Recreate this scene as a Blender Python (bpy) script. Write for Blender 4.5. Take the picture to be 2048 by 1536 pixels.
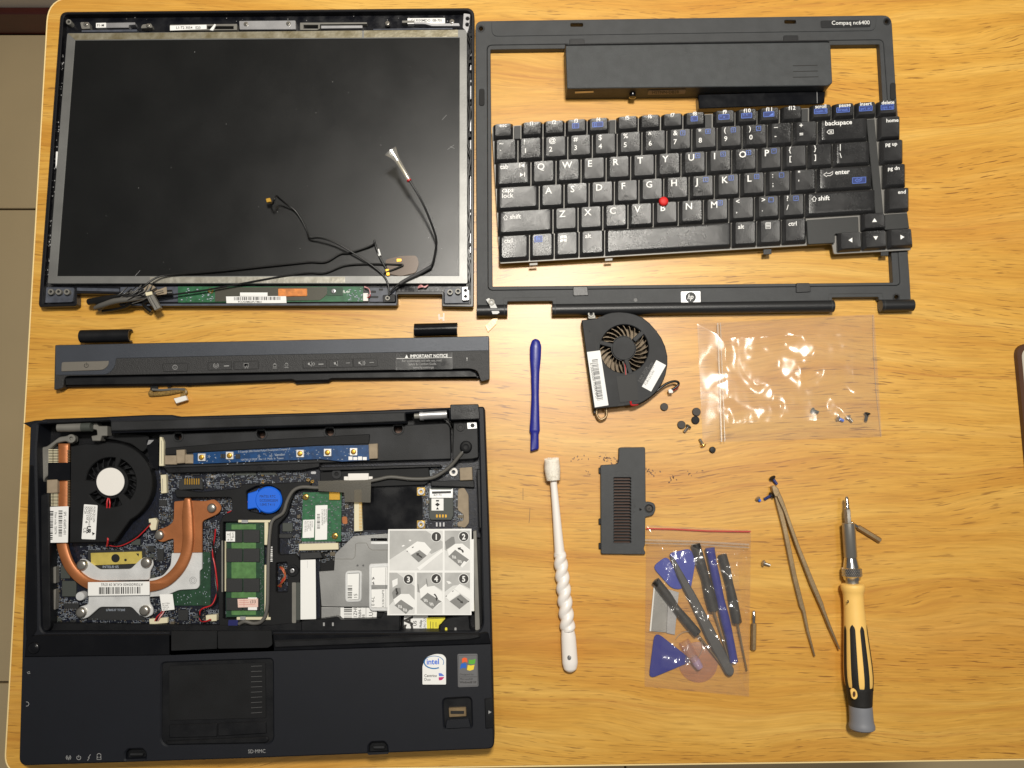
import bpy, bmesh, math, random
from mathutils import Vector, Matrix
from mathutils.geometry import tessellate_polygon

# ---------------------------------------------------------------- camera, world, light, exposure
for _o in list(bpy.data.objects):
    bpy.data.objects.remove(_o)
SC = bpy.context.scene
COL = SC.collection
TILT = math.radians(6.5); HCAM = .590; FPX = 1560.0      # camera tilt, height over the table (m), focal length in photo pixels
ST, CT = math.sin(TILT), math.cos(TILT)
CAMP = Vector((0, -HCAM * math.tan(TILT), HCAM))
cd = bpy.data.cameras.new('camera'); cam = bpy.data.objects.new('camera', cd); COL.objects.link(cam)
cd.sensor_width = 36; cd.lens = FPX / 2048 * 36; cd.clip_start = .01; cd.clip_end = 50
cam.location = CAMP; cam.rotation_euler = (TILT, 0, 0); SC.camera = cam
W = bpy.data.worlds.new('World'); SC.world = W; W.use_nodes = True
bg = W.node_tree.nodes['Background']; bg.inputs[0].default_value = (1.0, .98, .95, 1); bg.inputs[1].default_value = .14

def lamp(name, loc, power, size, color):
    l = bpy.data.lights.new(name, 'AREA'); l.shape = 'DISK'; l.size = size; l.energy = power; l.color = color
    o = bpy.data.objects.new(name, l); COL.objects.link(o); o.location = loc
    o.rotation_euler = (0, 0, 0)
    return o
lamp('ceiling_lamp', (.075, .335, 1.12), 15.4, .17, (1.0, .95, .86))
lamp('ceiling_lamp', (-.33, .16, 1.60), 1.2, .10, (1.0, .95, .86))
lamp('ceiling_lamp', (.62, .10, 1.60), 2.8, .10, (1.0, .95, .86))
vs = SC.view_settings; vs.view_transform = 'Standard'; vs.look = 'None'; vs.exposure = 0; vs.gamma = 1; vs.use_curve_mapping = False
SC.cycles.transparent_max_bounces = 24
SC.cycles.use_denoising = True

# ---------------------------------------------------------------- helpers
RN = random.Random(11)
def P(x, y, z=0.):
    """world point (m) at height z (mm) that stands where the photograph shows pixel x, y"""
    u = (x - 1024) / FPX; v = (y - 768) / FPX
    s = (HCAM - z * .001) / (v * ST + CT)
    return Vector((u * s, CAMP.y + (ST - v * CT) * s, z * .001))
ORG = {}
def finish(name, v, f, mat, parent=None, smooth=35, mats=None, fm=None):
    me = bpy.data.meshes.new(name)
    o = bpy.data.objects.new(name, me); COL.objects.link(o)
    if parent is not None:
        org = ORG[parent.as_pointer()]; o.parent = parent
    else:
        n = max(1, len(v)); org = Vector((sum(p[0] for p in v) / n, sum(p[1] for p in v) / n, min(p[2] for p in v)))
        o.location = org
    ORG[o.as_pointer()] = org
    me.from_pydata([(p[0] - org[0], p[1] - org[1], p[2] - org[2]) for p in v], [], f)
    for m in (mats or [mat]):
        me.materials.append(m)
    if fm:
        me.polygons.foreach_set('material_index', fm)
    if smooth:
        me.polygons.foreach_set('use_smooth', [True] * len(me.polygons))
        me.set_sharp_from_angle(angle=math.radians(smooth))
    me.update()
    return o
def thing(name, px, py, label, cat, group=None, z=0):
    o = bpy.data.objects.new(name, None); COL.objects.link(o); o.empty_display_size = .01
    o.location = P(px, py, z); ORG[o.as_pointer()] = o.location.copy()
    return tag(o, label, cat, group)
def tag(o, label, cat, group=None):
    o['label'] = label; o['category'] = cat
    if group: o['group'] = group
    return o
def kind(o, k):
    o['kind'] = k; return o

def area2(p):
    return sum(p[i - 1][0] * p[i][1] - p[i][0] * p[i - 1][1] for i in range(len(p)))
def inset2(p, d):
    out = []; n = len(p)
    for i in range(n):
        a, b, c = p[i - 1], p[i], p[(i + 1) % n]
        e1 = (b[0] - a[0], b[1] - a[1]); e2 = (c[0] - b[0], c[1] - b[1])
        l1 = math.hypot(*e1) or 1e-9; l2 = math.hypot(*e2) or 1e-9
        n1 = (-e1[1] / l1, e1[0] / l1); n2 = (-e2[1] / l2, e2[0] / l2)
        k = d / max(.45, 1 + n1[0] * n2[0] + n1[1] * n2[1])
        out.append((b[0] + (n1[0] + n2[0]) * k, b[1] + (n1[1] + n2[1]) * k))
    return out
class MB:
    """collects solid pieces for one mesh; outlines in photo pixels, heights in mm"""
    def __init__(s): s.v = []; s.f = []; s.fm = []; s.mi = 0
    def face(s, *ix): s.f.append(ix); s.fm.append(s.mi)
    def prism_w(s, loops, zt, zb, bev=0., botloops=None):
        """loops: world-xy outlines (first outer, then holes), z in m"""
        L = []
        for i, p in enumerate(loops):
            ccw = area2(p) > 0
            L.append(list(p) if ccw == (i == 0) else list(p)[::-1])
        tops = [inset2(p, bev) for p in L] if bev else L
        idx0 = len(s.v); flat = []; flatb = []
        for p, t in zip(L, tops):
            n = len(p); b0 = len(s.v)
            s.v += [(q[0], q[1], zb) for q in p]
            m0 = len(s.v)
            s.v += [(q[0], q[1], zt - bev) for q in p]
            for i in range(n):
                j = (i + 1) % n; s.face(b0 + i, b0 + j, m0 + j, m0 + i)
            t0 = m0
            if bev:
                t0 = len(s.v); s.v += [(q[0], q[1], zt) for q in t]
                for i in range(n):
                    j = (i + 1) % n; s.face(m0 + i, m0 + j, t0 + j, t0 + i)
            flat += [t0 + i for i in range(n)]; flatb += [b0 + i for i in range(n)]
        if len(L) == 1 and len(L[0]) == 4:
            s.face(*flat); s.face(*flatb[::-1]); return s
        tri = tessellate_polygon([[Vector((q[0], q[1], 0)) for q in t] for t in tops])
        for a, b, c in tri:
            A, B, C = s.v[flat[a]], s.v[flat[b]], s.v[flat[c]]
            if (B[0] - A[0]) * (C[1] - A[1]) - (C[0] - A[0]) * (B[1] - A[1]) < 0: b, c = c, b
            s.face(flat[a], flat[b], flat[c]); s.face(flatb[a], flatb[c], flatb[b])
        return s
    def prism(s, poly, zt, zb, bev=0., holes=()):
        return s.prism_w([[P(x, y, zt)[:2] for x, y in p] for p in (poly, *holes)], zt * .001, zb * .001, bev * .001)
    def flat(s, poly, z, holes=()):
        L = [[P(x, y, z) for x, y in p] for p in (poly, *holes)]
        fl = [q for p in L for q in p]; b = len(s.v); s.v += [tuple(q) for q in fl]
        for a, c, d in tessellate_polygon(L):
            A, B, C = fl[a], fl[c], fl[d]
            if (B - A).cross(C - A).z < 0: c, d = d, c
            s.face(b + a, b + c, b + d)
        return s
    def tube(s, pts, r, seg=8, sm=4, flat_z=1., cap=True):
        """pts (x px, y px, z mm); r: mm or list per point; flat_z squashes the section in height"""
        W_ = [P(*p) for p in pts]; n = len(W_)
        rr = [r] * n if not isinstance(r, (list, tuple)) else list(r)
        path = []; rad = []
        for i in range(n - 1):
            p0, p1, p2, p3 = W_[max(i - 1, 0)], W_[i], W_[i + 1], W_[min(i + 2, n - 1)]
            for k in range(sm):
                t = k / sm
                path.append(.5 * ((2 * p1) + (p2 - p0) * t + (2 * p0 - 5 * p1 + 4 * p2 - p3) * t * t + (3 * p1 - p0 - 3 * p2 + p3) * t ** 3))
                rad.append(rr[i] + (rr[i + 1] - rr[i]) * t)
        path.append(W_[-1]); rad.append(rr[-1])
        m = len(path); b0 = len(s.v)
        for i in range(m):
            d = (path[min(i + 1, m - 1)] - path[max(i - 1, 0)])
            if d.length < 1e-9: d = Vector((1, 0, 0))
            d.normalize()
            side = d.cross(Vector((0, 0, 1)))
            if side.length < 1e-4: side = Vector((1, 0, 0))
            side.normalize(); up = side.cross(d)
            for k in range(seg):
                a = 2 * math.pi * k / seg
                s.v.append(tuple(path[i] + (side * math.cos(a) + up * (math.sin(a) * flat_z)) * rad[i] * .001))
        for i in range(m - 1):
            for k in range(seg):
                j = (k + 1) % seg
                s.face(b0 + i * seg + k, b0 + i * seg + j, b0 + (i + 1) * seg + j, b0 + (i + 1) * seg + k)
        if cap:
            s.face(*[b0 + k for k in range(seg)][::-1]); s.face(*[b0 + (m - 1) * seg + k for k in range(seg)])
        return s
    def lathe(s, x, y, prof, seg=20, z=0.):
        """prof (r mm, z mm) from the bottom up, about a vertical axis at pixel x, y (seen at height z)"""
        c = P(x, y, z); b0 = len(s.v); m = len(prof)
        for r, h in prof:
            for k in range(seg):
                a = 2 * math.pi * k / seg
                s.v.append((c.x + r * .001 * math.cos(a), c.y + r * .001 * math.sin(a), h * .001))
        for i in range(m - 1):
            for k in range(seg):
                j = (k + 1) % seg
                s.face(b0 + i * seg + k, b0 + i * seg + j, b0 + (i + 1) * seg + j, b0 + (i + 1) * seg + k)
        s.face(*[b0 + (m - 1) * seg + k for k in range(seg)]); s.face(*[b0 + k for k in range(seg)][::-1])
        return s
    def build(s, name, mat, parent=None, smooth=35, mats=None):
        return finish(name, s.v, s.f, mat, parent, smooth, mats, s.fm if mats else None)

def slab(name, poly, zt, zb, mat, parent=None, bev=0., holes=(), smooth=35):
    return MB().prism(poly, zt, zb, bev, holes).build(name, mat, parent, smooth)
def tube(name, pts, r, mat, parent=None, seg=8, sm=4, flat_z=1., smooth=60):
    return MB().tube(pts, r, seg, sm, flat_z).build(name, mat, parent, smooth)
def rnd(poly, r, n=4):
    """rounds the corners of a pixel outline; r one number or one per corner"""
    out = []; m = len(poly)
    for i in range(m):
        a, b, c = Vector(poly[i - 1]), Vector(poly[i]), Vector(poly[(i + 1) % m])
        q = r[i] if isinstance(r, (list, tuple)) else r
        la, lc = (a - b).length, (c - b).length
        q = min(q, la * .49, lc * .49)
        if q < .15: out.append(tuple(b)); continue
        p0 = b + (a - b) / la * q; p2 = b + (c - b) / lc * q
        for k in range(n + 1):
            t = k / n; out.append(tuple(p0 * (1 - t) ** 2 + b * 2 * t * (1 - t) + p2 * t * t))
    return out
def rc(x0, y0, x1, y1, r=0, n=4):
    p = [(x0, y0), (x1, y0), (x1, y1), (x0, y1)]
    return rnd(p, r, n) if r else p
def ci(x, y, r, n=18, ry=None, a0=0):
    return [(x + r * math.cos(2 * math.pi * k / n + a0), y + (ry or r) * math.sin(2 * math.pi * k / n + a0)) for k in range(n)]
def arc(x, y, r, a0, a1, n=10):
    return [(x + r * math.cos(math.radians(a0 + (a1 - a0) * k / n)), y + r * math.sin(math.radians(a0 + (a1 - a0) * k / n))) for k in range(n + 1)]
def band(pts, w):
    """outline of a polyline given a width in pixels (one number or one per point)"""
    L, Rr = [], []; n = len(pts)
    for i, p in enumerate(pts):
        a, b = pts[max(i - 1, 0)], pts[min(i + 1, n - 1)]
        dx, dy = b[0] - a[0], b[1] - a[1]; l = math.hypot(dx, dy) or 1
        h = (w[i] if isinstance(w, (list, tuple)) else w) / 2
        L.append((p[0] - dy / l * h, p[1] + dx / l * h)); Rr.append((p[0] + dy / l * h, p[1] - dx / l * h))
    return L + Rr[::-1]
def quad(c, u, v):
    """point in a pixel quad c (TL, TR, BR, BL)"""
    a = (c[0][0] + (c[1][0] - c[0][0]) * u, c[0][1] + (c[1][1] - c[0][1]) * u)
    b = (c[3][0] + (c[2][0] - c[3][0]) * u, c[3][1] + (c[2][1] - c[3][1]) * u)
    return (a[0] + (b[0] - a[0]) * v, a[1] + (b[1] - a[1]) * v)

_TX = {}
def glyphs(body, bold=0., align='LEFT', shear=0.):
    k = (body, bold, align, shear)
    if k not in _TX:
        c = bpy.data.curves.new('t', 'FONT'); c.body = body; c.size = 1; c.resolution_u = 2; c.offset = bold; c.align_x = align
        c.shear = shear; c.space_line = .9
        o = bpy.data.objects.new('t', c); me = bpy.data.meshes.new_from_object(o)
        _TX[k] = ([tuple(v.co[:2]) for v in me.vertices], [tuple(p.vertices) for p in me.polygons])
        bpy.data.objects.remove(o); bpy.data.curves.remove(c); bpy.data.meshes.remove(me)
    return _TX[k]
def text(body, x, y, size, z, mat, parent, ang=0., bold=.012, align='LEFT', sx=1., name='lettering', mp=None, shear=0., mb=None):
    """flat print: baseline start at pixel x, y, em size in pixels, ang clockwise degrees"""
    vv, ff = glyphs(body, bold, align, shear)
    ca, sa = math.cos(math.radians(ang)), math.sin(math.radians(ang))
    mp = mp or (lambda a, b: P(a, b, z))
    m = mb or MB(); b0 = len(m.v)
    for tx, ty in vv:
        tx *= sx; m.v.append(tuple(mp(x + size * (tx * ca + ty * sa), y + size * (tx * sa - ty * ca))))
    for p in ff: m.face(*[b0 + i for i in p])
    if mb is None: return m.build(name, mat, parent, 0)
def bars(c, n, z, mat, parent, seed=1, name='barcode', fill=.5):
    """bar print across a pixel quad, bars side by side along its first edge"""
    rr = random.Random(seed); m = MB(); u = 0.
    ws = [rr.choice((1, 1, 2, 3)) for _ in range(2 * n)]; tot = sum(ws)
    for i, w in enumerate(ws):
        if i % 2 == 0:
            m.flat([quad(c, u / tot, 0), quad(c, (u + w) / tot, 0), quad(c, (u + w) / tot, 1), quad(c, u / tot, 1)], z)
        u += w
    return m.build(name, mat, parent, 0)
def strokes(lines, w, z, mat, parent, name='print'):
    m = MB()
    for l in lines: m.flat(band(l, w), z)
    return m.build(name, mat, parent, 0)

# ---------------------------------------------------------------- materials
def lin(c):
    if isinstance(c, str): c = tuple(int(c[i:i + 2], 16) for i in (0, 2, 4))
    return tuple((x / 255 / 12.92 if x / 255 <= .04045 else ((x / 255 + .055) / 1.055) ** 2.4) for x in c) + (1.,)
def M(name, col, rough=.5, metal=0., bump=None, var=None, spec=.5, coat=0., alpha=1., trans=0., col2=None, rvar=None, emit=0):
    m = bpy.data.materials.new(name); m.use_nodes = True; nt = m.node_tree; N, Lk = nt.nodes, nt.links
    b = N['Principled BSDF']
    b.inputs['Base Color'].default_value = lin(col); b.inputs['Roughness'].default_value = rough
    b.inputs['Metallic'].default_value = metal; b.inputs['Specular IOR Level'].default_value = spec
    b.inputs['Coat Weight'].default_value = coat; b.inputs['Coat Roughness'].default_value = .15
    b.inputs['Alpha'].default_value = alpha; b.inputs['Transmission Weight'].default_value = trans
    tc = N.new('ShaderNodeTexCoord')
    def noise(sc, det=3, stretch=None):
        n = N.new('ShaderNodeTexNoise'); n.inputs['Scale'].default_value = sc; n.inputs['Detail'].default_value = det
        if stretch:
            mp = N.new('ShaderNodeMapping'); mp.inputs['Scale'].default_value = stretch
            Lk.new(tc.outputs['Object'], mp.inputs[0]); Lk.new(mp.outputs[0], n.inputs['Vector'])
        else: Lk.new(tc.outputs['Object'], n.inputs['Vector'])
        return n
    if var or col2:
        sc, am = (var or (60, .3))[:2]
        n = noise(sc, 4, var[2] if var and len(var) > 2 else None)
        r = N.new('ShaderNodeValToRGB'); c = lin(col)
        r.color_ramp.elements[0].position = .32; r.color_ramp.elements[1].position = .68
        if col2:
            r.color_ramp.elements[0].color = c; r.color_ramp.elements[1].color = lin(col2)
        else:
            r.color_ramp.elements[0].color = tuple(x * (1 - am) for x in c[:3]) + (1,)
            r.color_ramp.elements[1].color = tuple(min(1, x * (1 + am)) for x in c[:3]) + (1,)
        Lk.new(n.outputs['Fac'], r.inputs[0]); Lk.new(r.outputs[0], b.inputs['Base Color'])
    if rvar:
        n = noise(rvar[0], 4); mr = N.new('ShaderNodeMapRange')
        mr.inputs[1].default_value = .3; mr.inputs[2].default_value = .7
        mr.inputs[3].default_value = max(0, rough - rvar[1]); mr.inputs[4].default_value = min(1, rough + rvar[1])
        Lk.new(n.outputs['Fac'], mr.inputs[0]); Lk.new(mr.outputs[0], b.inputs['Roughness'])
    if bump:
        n = noise(bump[0], 2, bump[2] if len(bump) > 2 else None)
        bp = N.new('ShaderNodeBump'); bp.inputs['Strength'].default_value = bump[1]; bp.inputs['Distance'].default_value = .0004
        Lk.new(n.outputs['Fac'], bp.inputs['Height']); Lk.new(bp.outputs[0], b.inputs['Normal'])
    return m
def film_mat(name, tint, gloss, haze, hazecol, rough=.08, bump=None):
    """thin clear plastic: mostly see-through, a little surface shine and milkiness"""
    m = bpy.data.materials.new(name); m.use_nodes = True; nt = m.node_tree; N, Lk = nt.nodes, nt.links
    N.remove(N['Principled BSDF']); out = N['Material Output']
    t = N.new('ShaderNodeBsdfTransparent'); t.inputs[0].default_value = lin(tint)
    g = N.new('ShaderNodeBsdfGlossy'); g.inputs['Roughness'].default_value = rough; g.inputs[0].default_value = (1, 1, 1, 1)
    d = N.new('ShaderNodeBsdfDiffuse'); d.inputs[0].default_value = lin(hazecol)
    m1 = N.new('ShaderNodeMixShader'); m1.inputs[0].default_value = haze
    m2 = N.new('ShaderNodeMixShader'); m2.inputs[0].default_value = gloss
    Lk.new(t.outputs[0], m1.inputs[1]); Lk.new(d.outputs[0], m1.inputs[2])
    Lk.new(m1.outputs[0], m2.inputs[1]); Lk.new(g.outputs[0], m2.inputs[2]); Lk.new(m2.outputs[0], out.inputs[0])
    if bump:
        tc = N.new('ShaderNodeTexCoord'); n = N.new('ShaderNodeTexNoise'); n.inputs['Scale'].default_value = bump[0]; n.inputs['Detail'].default_value = 2
        bp = N.new('ShaderNodeBump'); bp.inputs['Strength'].default_value = bump[1]; bp.inputs['Distance'].default_value = .002
        Lk.new(tc.outputs['Object'], n.inputs['Vector']); Lk.new(n.outputs['Fac'], bp.inputs['Height']); Lk.new(bp.outputs[0], g.inputs['Normal'])
    return m

def wood_mat():
    m = bpy.data.materials.new('laminate_wood'); m.use_nodes = True; nt = m.node_tree; N, Lk = nt.nodes, nt.links
    b = N['Principled BSDF']; tc = N.new('ShaderNodeTexCoord')
    def mapping(sc, src=None, rot=0.):
        mp = N.new('ShaderNodeMapping'); mp.inputs['Scale'].default_value = sc; mp.inputs['Rotation'].default_value = (0, 0, rot)
        Lk.new(src or tc.outputs['Object'], mp.inputs[0]); return mp.outputs[0]
    def noise(vec, sc=1., det=4., rough=.55, dist=0.):
        n = N.new('ShaderNodeTexNoise'); n.inputs['Scale'].default_value = sc; n.inputs['Detail'].default_value = det
        n.inputs['Roughness'].default_value = rough; n.inputs['Distortion'].default_value = dist
        Lk.new(vec, n.inputs['Vector']); return n.outputs['Fac']
    def ramp(src, stops):
        r = N.new('ShaderNodeValToRGB'); e = r.color_ramp.elements
        while len(e) < len(stops): e.new(.5)
        for el, (p, c) in zip(e, stops): el.position = p; el.color = c if len(c) == 4 else tuple(c) + (1,)
        Lk.new(src, r.inputs[0]); return r.outputs[0]
    def mix(fac, a, c, mode='MIX'):
        x = N.new('ShaderNodeMix'); x.data_type = 'RGBA'; x.blend_type = mode
        if isinstance(fac, float): x.inputs[0].default_value = fac
        else: Lk.new(fac, x.inputs[0])
        for s_, v_ in ((x.inputs[6], a), (x.inputs[7], c)):
            if isinstance(v_, tuple): s_.default_value = v_
            else: Lk.new(v_, s_)
        return x.outputs[2]
    # grain lines bend gently: push y about with a broad noise
    wn = N.new('ShaderNodeTexNoise'); wn.inputs['Scale'].default_value = 1.; wn.inputs['Detail'].default_value = 2
    Lk.new(mapping((3.2, 9, 1)), wn.inputs['Vector'])
    ws = N.new('ShaderNodeVectorMath'); ws.operation = 'SUBTRACT'; Lk.new(wn.outputs['Color'], ws.inputs[0]); ws.inputs[1].default_value = (.5, .5, .5)
    wm = N.new('ShaderNodeVectorMath'); wm.operation = 'MULTIPLY'; Lk.new(ws.outputs[0], wm.inputs[0]); wm.inputs[1].default_value = (.02, .075, 0)
    wa = N.new('ShaderNodeVectorMath'); Lk.new(tc.outputs['Object'], wa.inputs[0]); Lk.new(wm.outputs[0], wa.inputs[1])
    warp = wa.outputs[0]
    base = ramp(noise(mapping((3.0, 46, 1), warp), 1, 5, .6), [(.30, lin((192, 136, 50))), (.5, lin((208, 158, 68))), (.68, lin((218, 174, 88)))])
    patch = ramp(noise(mapping((3.5, 13, 1), warp), 1, 3, .5), [(.46, (0, 0, 0, 1)), (.72, (1, 1, 1, 1))])
    c = mix(patch, base, mix(.40, base, lin((186, 116, 36))))
    fib = ramp(noise(mapping((34, 640, 1), warp), 1, 3, .6), [(.3, (.84, .81, .75, 1)), (.68, (1.08, 1.08, 1.08, 1))])
    c = mix(1., c, fib, 'MULTIPLY')
    pm = ramp(noise(mapping((5, 30, 1), warp), 1, 2), [(.34, (.12, .12, .12, 1)), (.62, (1, 1, 1, 1))])
    pores = ramp(noise(mapping((52, 900, 1), warp), 1, 2, .5), [(.60, (0, 0, 0, 1)), (.66, (1, 1, 1, 1))])
    pf = N.new('ShaderNodeMath'); pf.operation = 'MULTIPLY'; Lk.new(pm, pf.inputs[0]); Lk.new(pores, pf.inputs[1])
    pf2 = N.new('ShaderNodeMath'); pf2.operation = 'MULTIPLY'; Lk.new(pf.outputs[0], pf2.inputs[0]); pf2.inputs[1].default_value = .75
    c = mix(pf2.outputs[0], c, lin((112, 68, 24)))
    rings = ramp(noise(mapping((1.7, 190, 1), warp), 1, 3, .6), [(.55, (0, 0, 0, 1)), (.70, (1, 1, 1, 1))])
    rf = N.new('ShaderNodeMath'); rf.operation = 'MULTIPLY'; Lk.new(rings, rf.inputs[0]); rf.inputs[1].default_value = .40
    c = mix(rf.outputs[0], c, lin((168, 104, 44)))
    # smudged print that rubbed off on the laminate
    Lk.new(c, b.inputs['Base Color'])
    b.inputs['Roughness'].default_value = .36; b.inputs['Specular IOR Level'].default_value = .62
    bn = noise(mapping((900, 2200, 1)), 1, 2); bp = N.new('ShaderNodeBump'); bp.inputs['Strength'].default_value = .10; bp.inputs['Distance'].default_value = .0003
    Lk.new(bn, bp.inputs['Height']); Lk.new(bp.outputs[0], b.inputs['Normal'])
    return m

K = dict(
    bezel=M('bezel_plastic', (52, 54, 56), .55, bump=(2600, .5), var=(90, .12)),
    bezel2=M('bezel_barrel', (30, 31, 33), .38, bump=(2600, .25)),
    rubber=M('rubber', (26, 26, 26), .8),
    rubber2=M('rubber_grey', (74, 70, 66), .8, bump=(1500, .4)),
    batt=M('battery_plastic', (52, 55, 57), .5, bump=(2600, .6), var=(120, .15)),
    black=M('black_plastic', (16, 17, 20), .45, spec=.32, bump=(1800, .25), rvar=(90, .12)),
    blackm=M('black_matte', (15, 16, 18), .62, spec=.3, bump=(2000, .3), var=(60, .25)),
    dusty=M('dusty_black_plastic', (33, 34, 36), .6, spec=.35, bump=(1500, .3), var=(45, .45)),
    gloss=M('black_gloss', (10, 11, 15), .22, spec=.4, rvar=(60, .1)),
    lidp=M('lid_plastic', (11, 12, 18), .32, rvar=(120, .15), bump=(500, .2)),
    lidrim=M('lid_rim', (15, 15, 19), .35),
    lidgrey=M('lid_blue_grey', (70, 74, 84), .45, var=(200, .25)),
    screen=M('lcd_surface', (8, 9, 9), .33, spec=.5, bump=(6000, .12), rvar=(25, .03)),
    foil2=M('grey_foil', (142, 138, 126), .4, .5, bump=(420, .5), col2=(178, 175, 164), var=(140, .3)),
    steel=M('steel_frame', (132, 132, 130), .45, .6, bump=(900, .12), var=(40, .12)),
    foil=M('stained_foil', (134, 124, 96), .38, .6, bump=(420, .5), col2=(176, 170, 150), var=(110, .3)),
    plate=M('light_steel', (190, 190, 192), .38, .75, var=(90, .1), bump=(600, .1)),
    alu=M('aluminium', (222, 223, 223), .42, .4, var=(70, .10), bump=(700, .15)),
    alu2=M('drive_plate', (178, 178, 176), .36, .8, var=(45, .12), bump=(900, .12)),
    chrome=M('chrome', (205, 203, 200), .16, 1.),
    screw=M('screw_steel', (172, 168, 160), .3, .85),
    brass=M('brass', (206, 170, 92), .3, .9),
    gold=M('gold', (214, 168, 70), .35, .8),
    goldp=M('yellow_plate', (206, 186, 96), .45, .35, var=(160, .1)),
    copper=M('copper', (170, 106, 64), .42, .45, var=(60, .14), bump=(500, .1)),
    white=M('white_paper', (232, 232, 230), .6, spec=.35),
    whitep=M('white_plastic', (226, 223, 218), .38),
    cream=M('cream_plastic', (214, 206, 176), .5),
    ink=M('black_ink', (13, 13, 13), .6),
    inkg=M('grey_ink', (96, 96, 96), .6),
    prt=M('white_print', (232, 232, 230), .55),
    prtg=M('grey_print', (150, 150, 150), .55),
    blue=M('blue_print', (92, 122, 205), .5),
    bluef=M('blue_fill', (36, 52, 110), .45),
    key=M('key_plastic', (35, 35, 36), .30, bump=(2400, .30), var=(200, .1), rvar=(45, .1), spec=.6),
    keyd=M('key_filler', (42, 43, 43), .5, bump=(2200, .3)),
    kplate=M('keyboard_plate', (128, 126, 122), .5, .4),
    red=M('red_rubber', (205, 30, 30), .6),
    redw=M('red_wire', (176, 28, 34), .4),
    wire=M('black_wire', (17, 17, 17), .35),
    gwire=M('grey_wire', (88, 86, 82), .5),
    pinkw=M('pink_wire', (214, 150, 150), .45),
    pcb=M('pcb_navy', (8, 13, 28), .4, var=(500, .6), bump=(1200, .3)),
    pcbb=M('pcb_blue', (12, 58, 104), .34, var=(260, .25)),
    pcbg=M('pcb_green', (44, 96, 64), .36, var=(240, .25)),
    pcbg2=M('pcb_bright_green', (80, 120, 70), .4, var=(300, .2)),
    chipg=M('chip_substrate', (30, 62, 42), .4, var=(300, .2)),
    chip=M('chip_black', (36, 37, 38), .5, bump=(2500, .2)),
    chipgr=M('chip_grey', (62, 66, 62), .55),
    silk=M('silk_print', (150, 158, 170), .6),
    comp=M('component_tan', (98, 90, 76), .45, .2),
    compg=M('component_grey', (112, 118, 122), .4, .3),
    foam=M('tan_foam', (146, 132, 112), .85, bump=(1400, .5), var=(200, .1)),
    grbr=M('grey_bracket', (126, 124, 118), .5, .35, var=(80, .12)),
    palm=M('palm_rest_paint', (13, 16, 24), .55, spec=.38, bump=(3000, .3), var=(40, .08)),
    swgrey=M('strip_metallic_grey', (62, 66, 74), .42, .25, bump=(3000, .35), var=(30, .08)),
    swblk=M('strip_textured_black', (40, 40, 41), .55, bump=(1500, .8)),
    silver=M('silver_button', (158, 152, 142), .32, .7, bump=(2500, .2)),
    bluep=M('blue_plastic', (26, 34, 132), .36, bump=(800, .1)),
    bluep2=M('blue_pick', (46, 60, 160), .4),
    greyp=M('grey_plastic', (64, 64, 65), .55),
    rtc=M('blue_wrap', (18, 98, 216), .42),
    tweez=M('bronzed_steel', (156, 134, 102), .4, .7, bump=(700, .2), var=(90, .15)),
    yel=M('yellow_handle', (242, 196, 108), .5, bump=(900, .1)),
    hblk=M('grip_black', (24, 22, 20), .6, bump=(1600, .4)),
    gcap=M('grey_cap', (120, 122, 128), .5),
    bristle=M('bristles', (234, 228, 216), .8, var=(900, .08)),
    ivory=M('white_handle', (236, 230, 224), .32),
    pink=M('pink_tape', (222, 190, 178), .55),
    tile=M('floor_tile', (196, 176, 138), .38, var=(3.5, .07), bump=(30, .02)),
    grout=M('grout', (96, 88, 74), .8),
    wallp=M('wall_paint', (190, 180, 166), .8),
    skirt=M('dark_red_skirting', (70, 26, 22), .35, var=(14, .2)),
    edge=M('edge_band', (232, 208, 150), .45),
    brown=M('brown_rim', (74, 44, 24), .5),
    pale=M('pale_top', (188, 182, 168), .35, var=(20, .08)),
    orange=M('orange_component', (200, 120, 50), .45, var=(300, .3)),
    yellow=M('yellow_label', (226, 214, 60), .5),
    pgrey=M('photo_grey', (172, 172, 170), .6, var=(120, .10)),
    pgrey2=M('photo_pale_grey', (210, 210, 208), .6, var=(90, .06)),
    pgrey3=M('photo_mid_grey', (128, 128, 126), .6, var=(150, .08)),
    pdark=M('photo_dark', (48, 46, 44), .6),
    stk=M('grey_sticker', (116, 116, 118), .4, .3),
    wood=wood_mat(),
    bronze=M('dark_bronze', (52, 43, 30), .35, .7),
    filmb=film_mat('bag_back_film', (252, 250, 246), .0, .02, (240, 238, 232), .5),
    film=film_mat('bag_film', (254, 253, 251), .07, .075, (246, 242, 234), .17),
    film2=film_mat('bag_film_warm', (254, 252, 249), .07, .05, (246, 242, 238), .13),
    tape=film_mat('clear_tape', (196, 190, 172), .08, .16, (150, 146, 134), .25),
    tapeb=film_mat('brown_tape', (206, 180, 150), .08, .22, (130, 108, 84), .25),
    sheath=film_mat('clear_sheath', (240, 238, 232), .10, .15, (225, 222, 214), .15),
    zipf=film_mat('zip_band', (240, 238, 234), .06, .12, (230, 228, 222), .25),
    redst=film_mat('red_stripe', (240, 130, 110), .08, .5, (206, 46, 26), .3),
    suct=film_mat('suction_rubber', (248, 238, 232), .07, .10, (226, 196, 184), .25),
    suct2=M('suction_knob', (176, 148, 178), .35, alpha=.8),
)
# ---------------------------------------------------------------- the table, the floor and the wall behind
tb = rnd([(82, -6), (2130, -30), (2130, 1517), (28, 1545), (7, 1545)], [0, 0, 0, 0, 0])
tpoly = rnd([(97, -4), (2150, -14), (2150, 1517), (9, 1546)], [46, 0, 0, 38], 8)
w = [P(x, y, 0)[:2] for x, y in tpoly]
m = MB().prism_w([w], 0, -.025, .0006)
tab = finish('table_top', m.v, m.f, K['wood']); kind(tab, 'structure')
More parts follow.
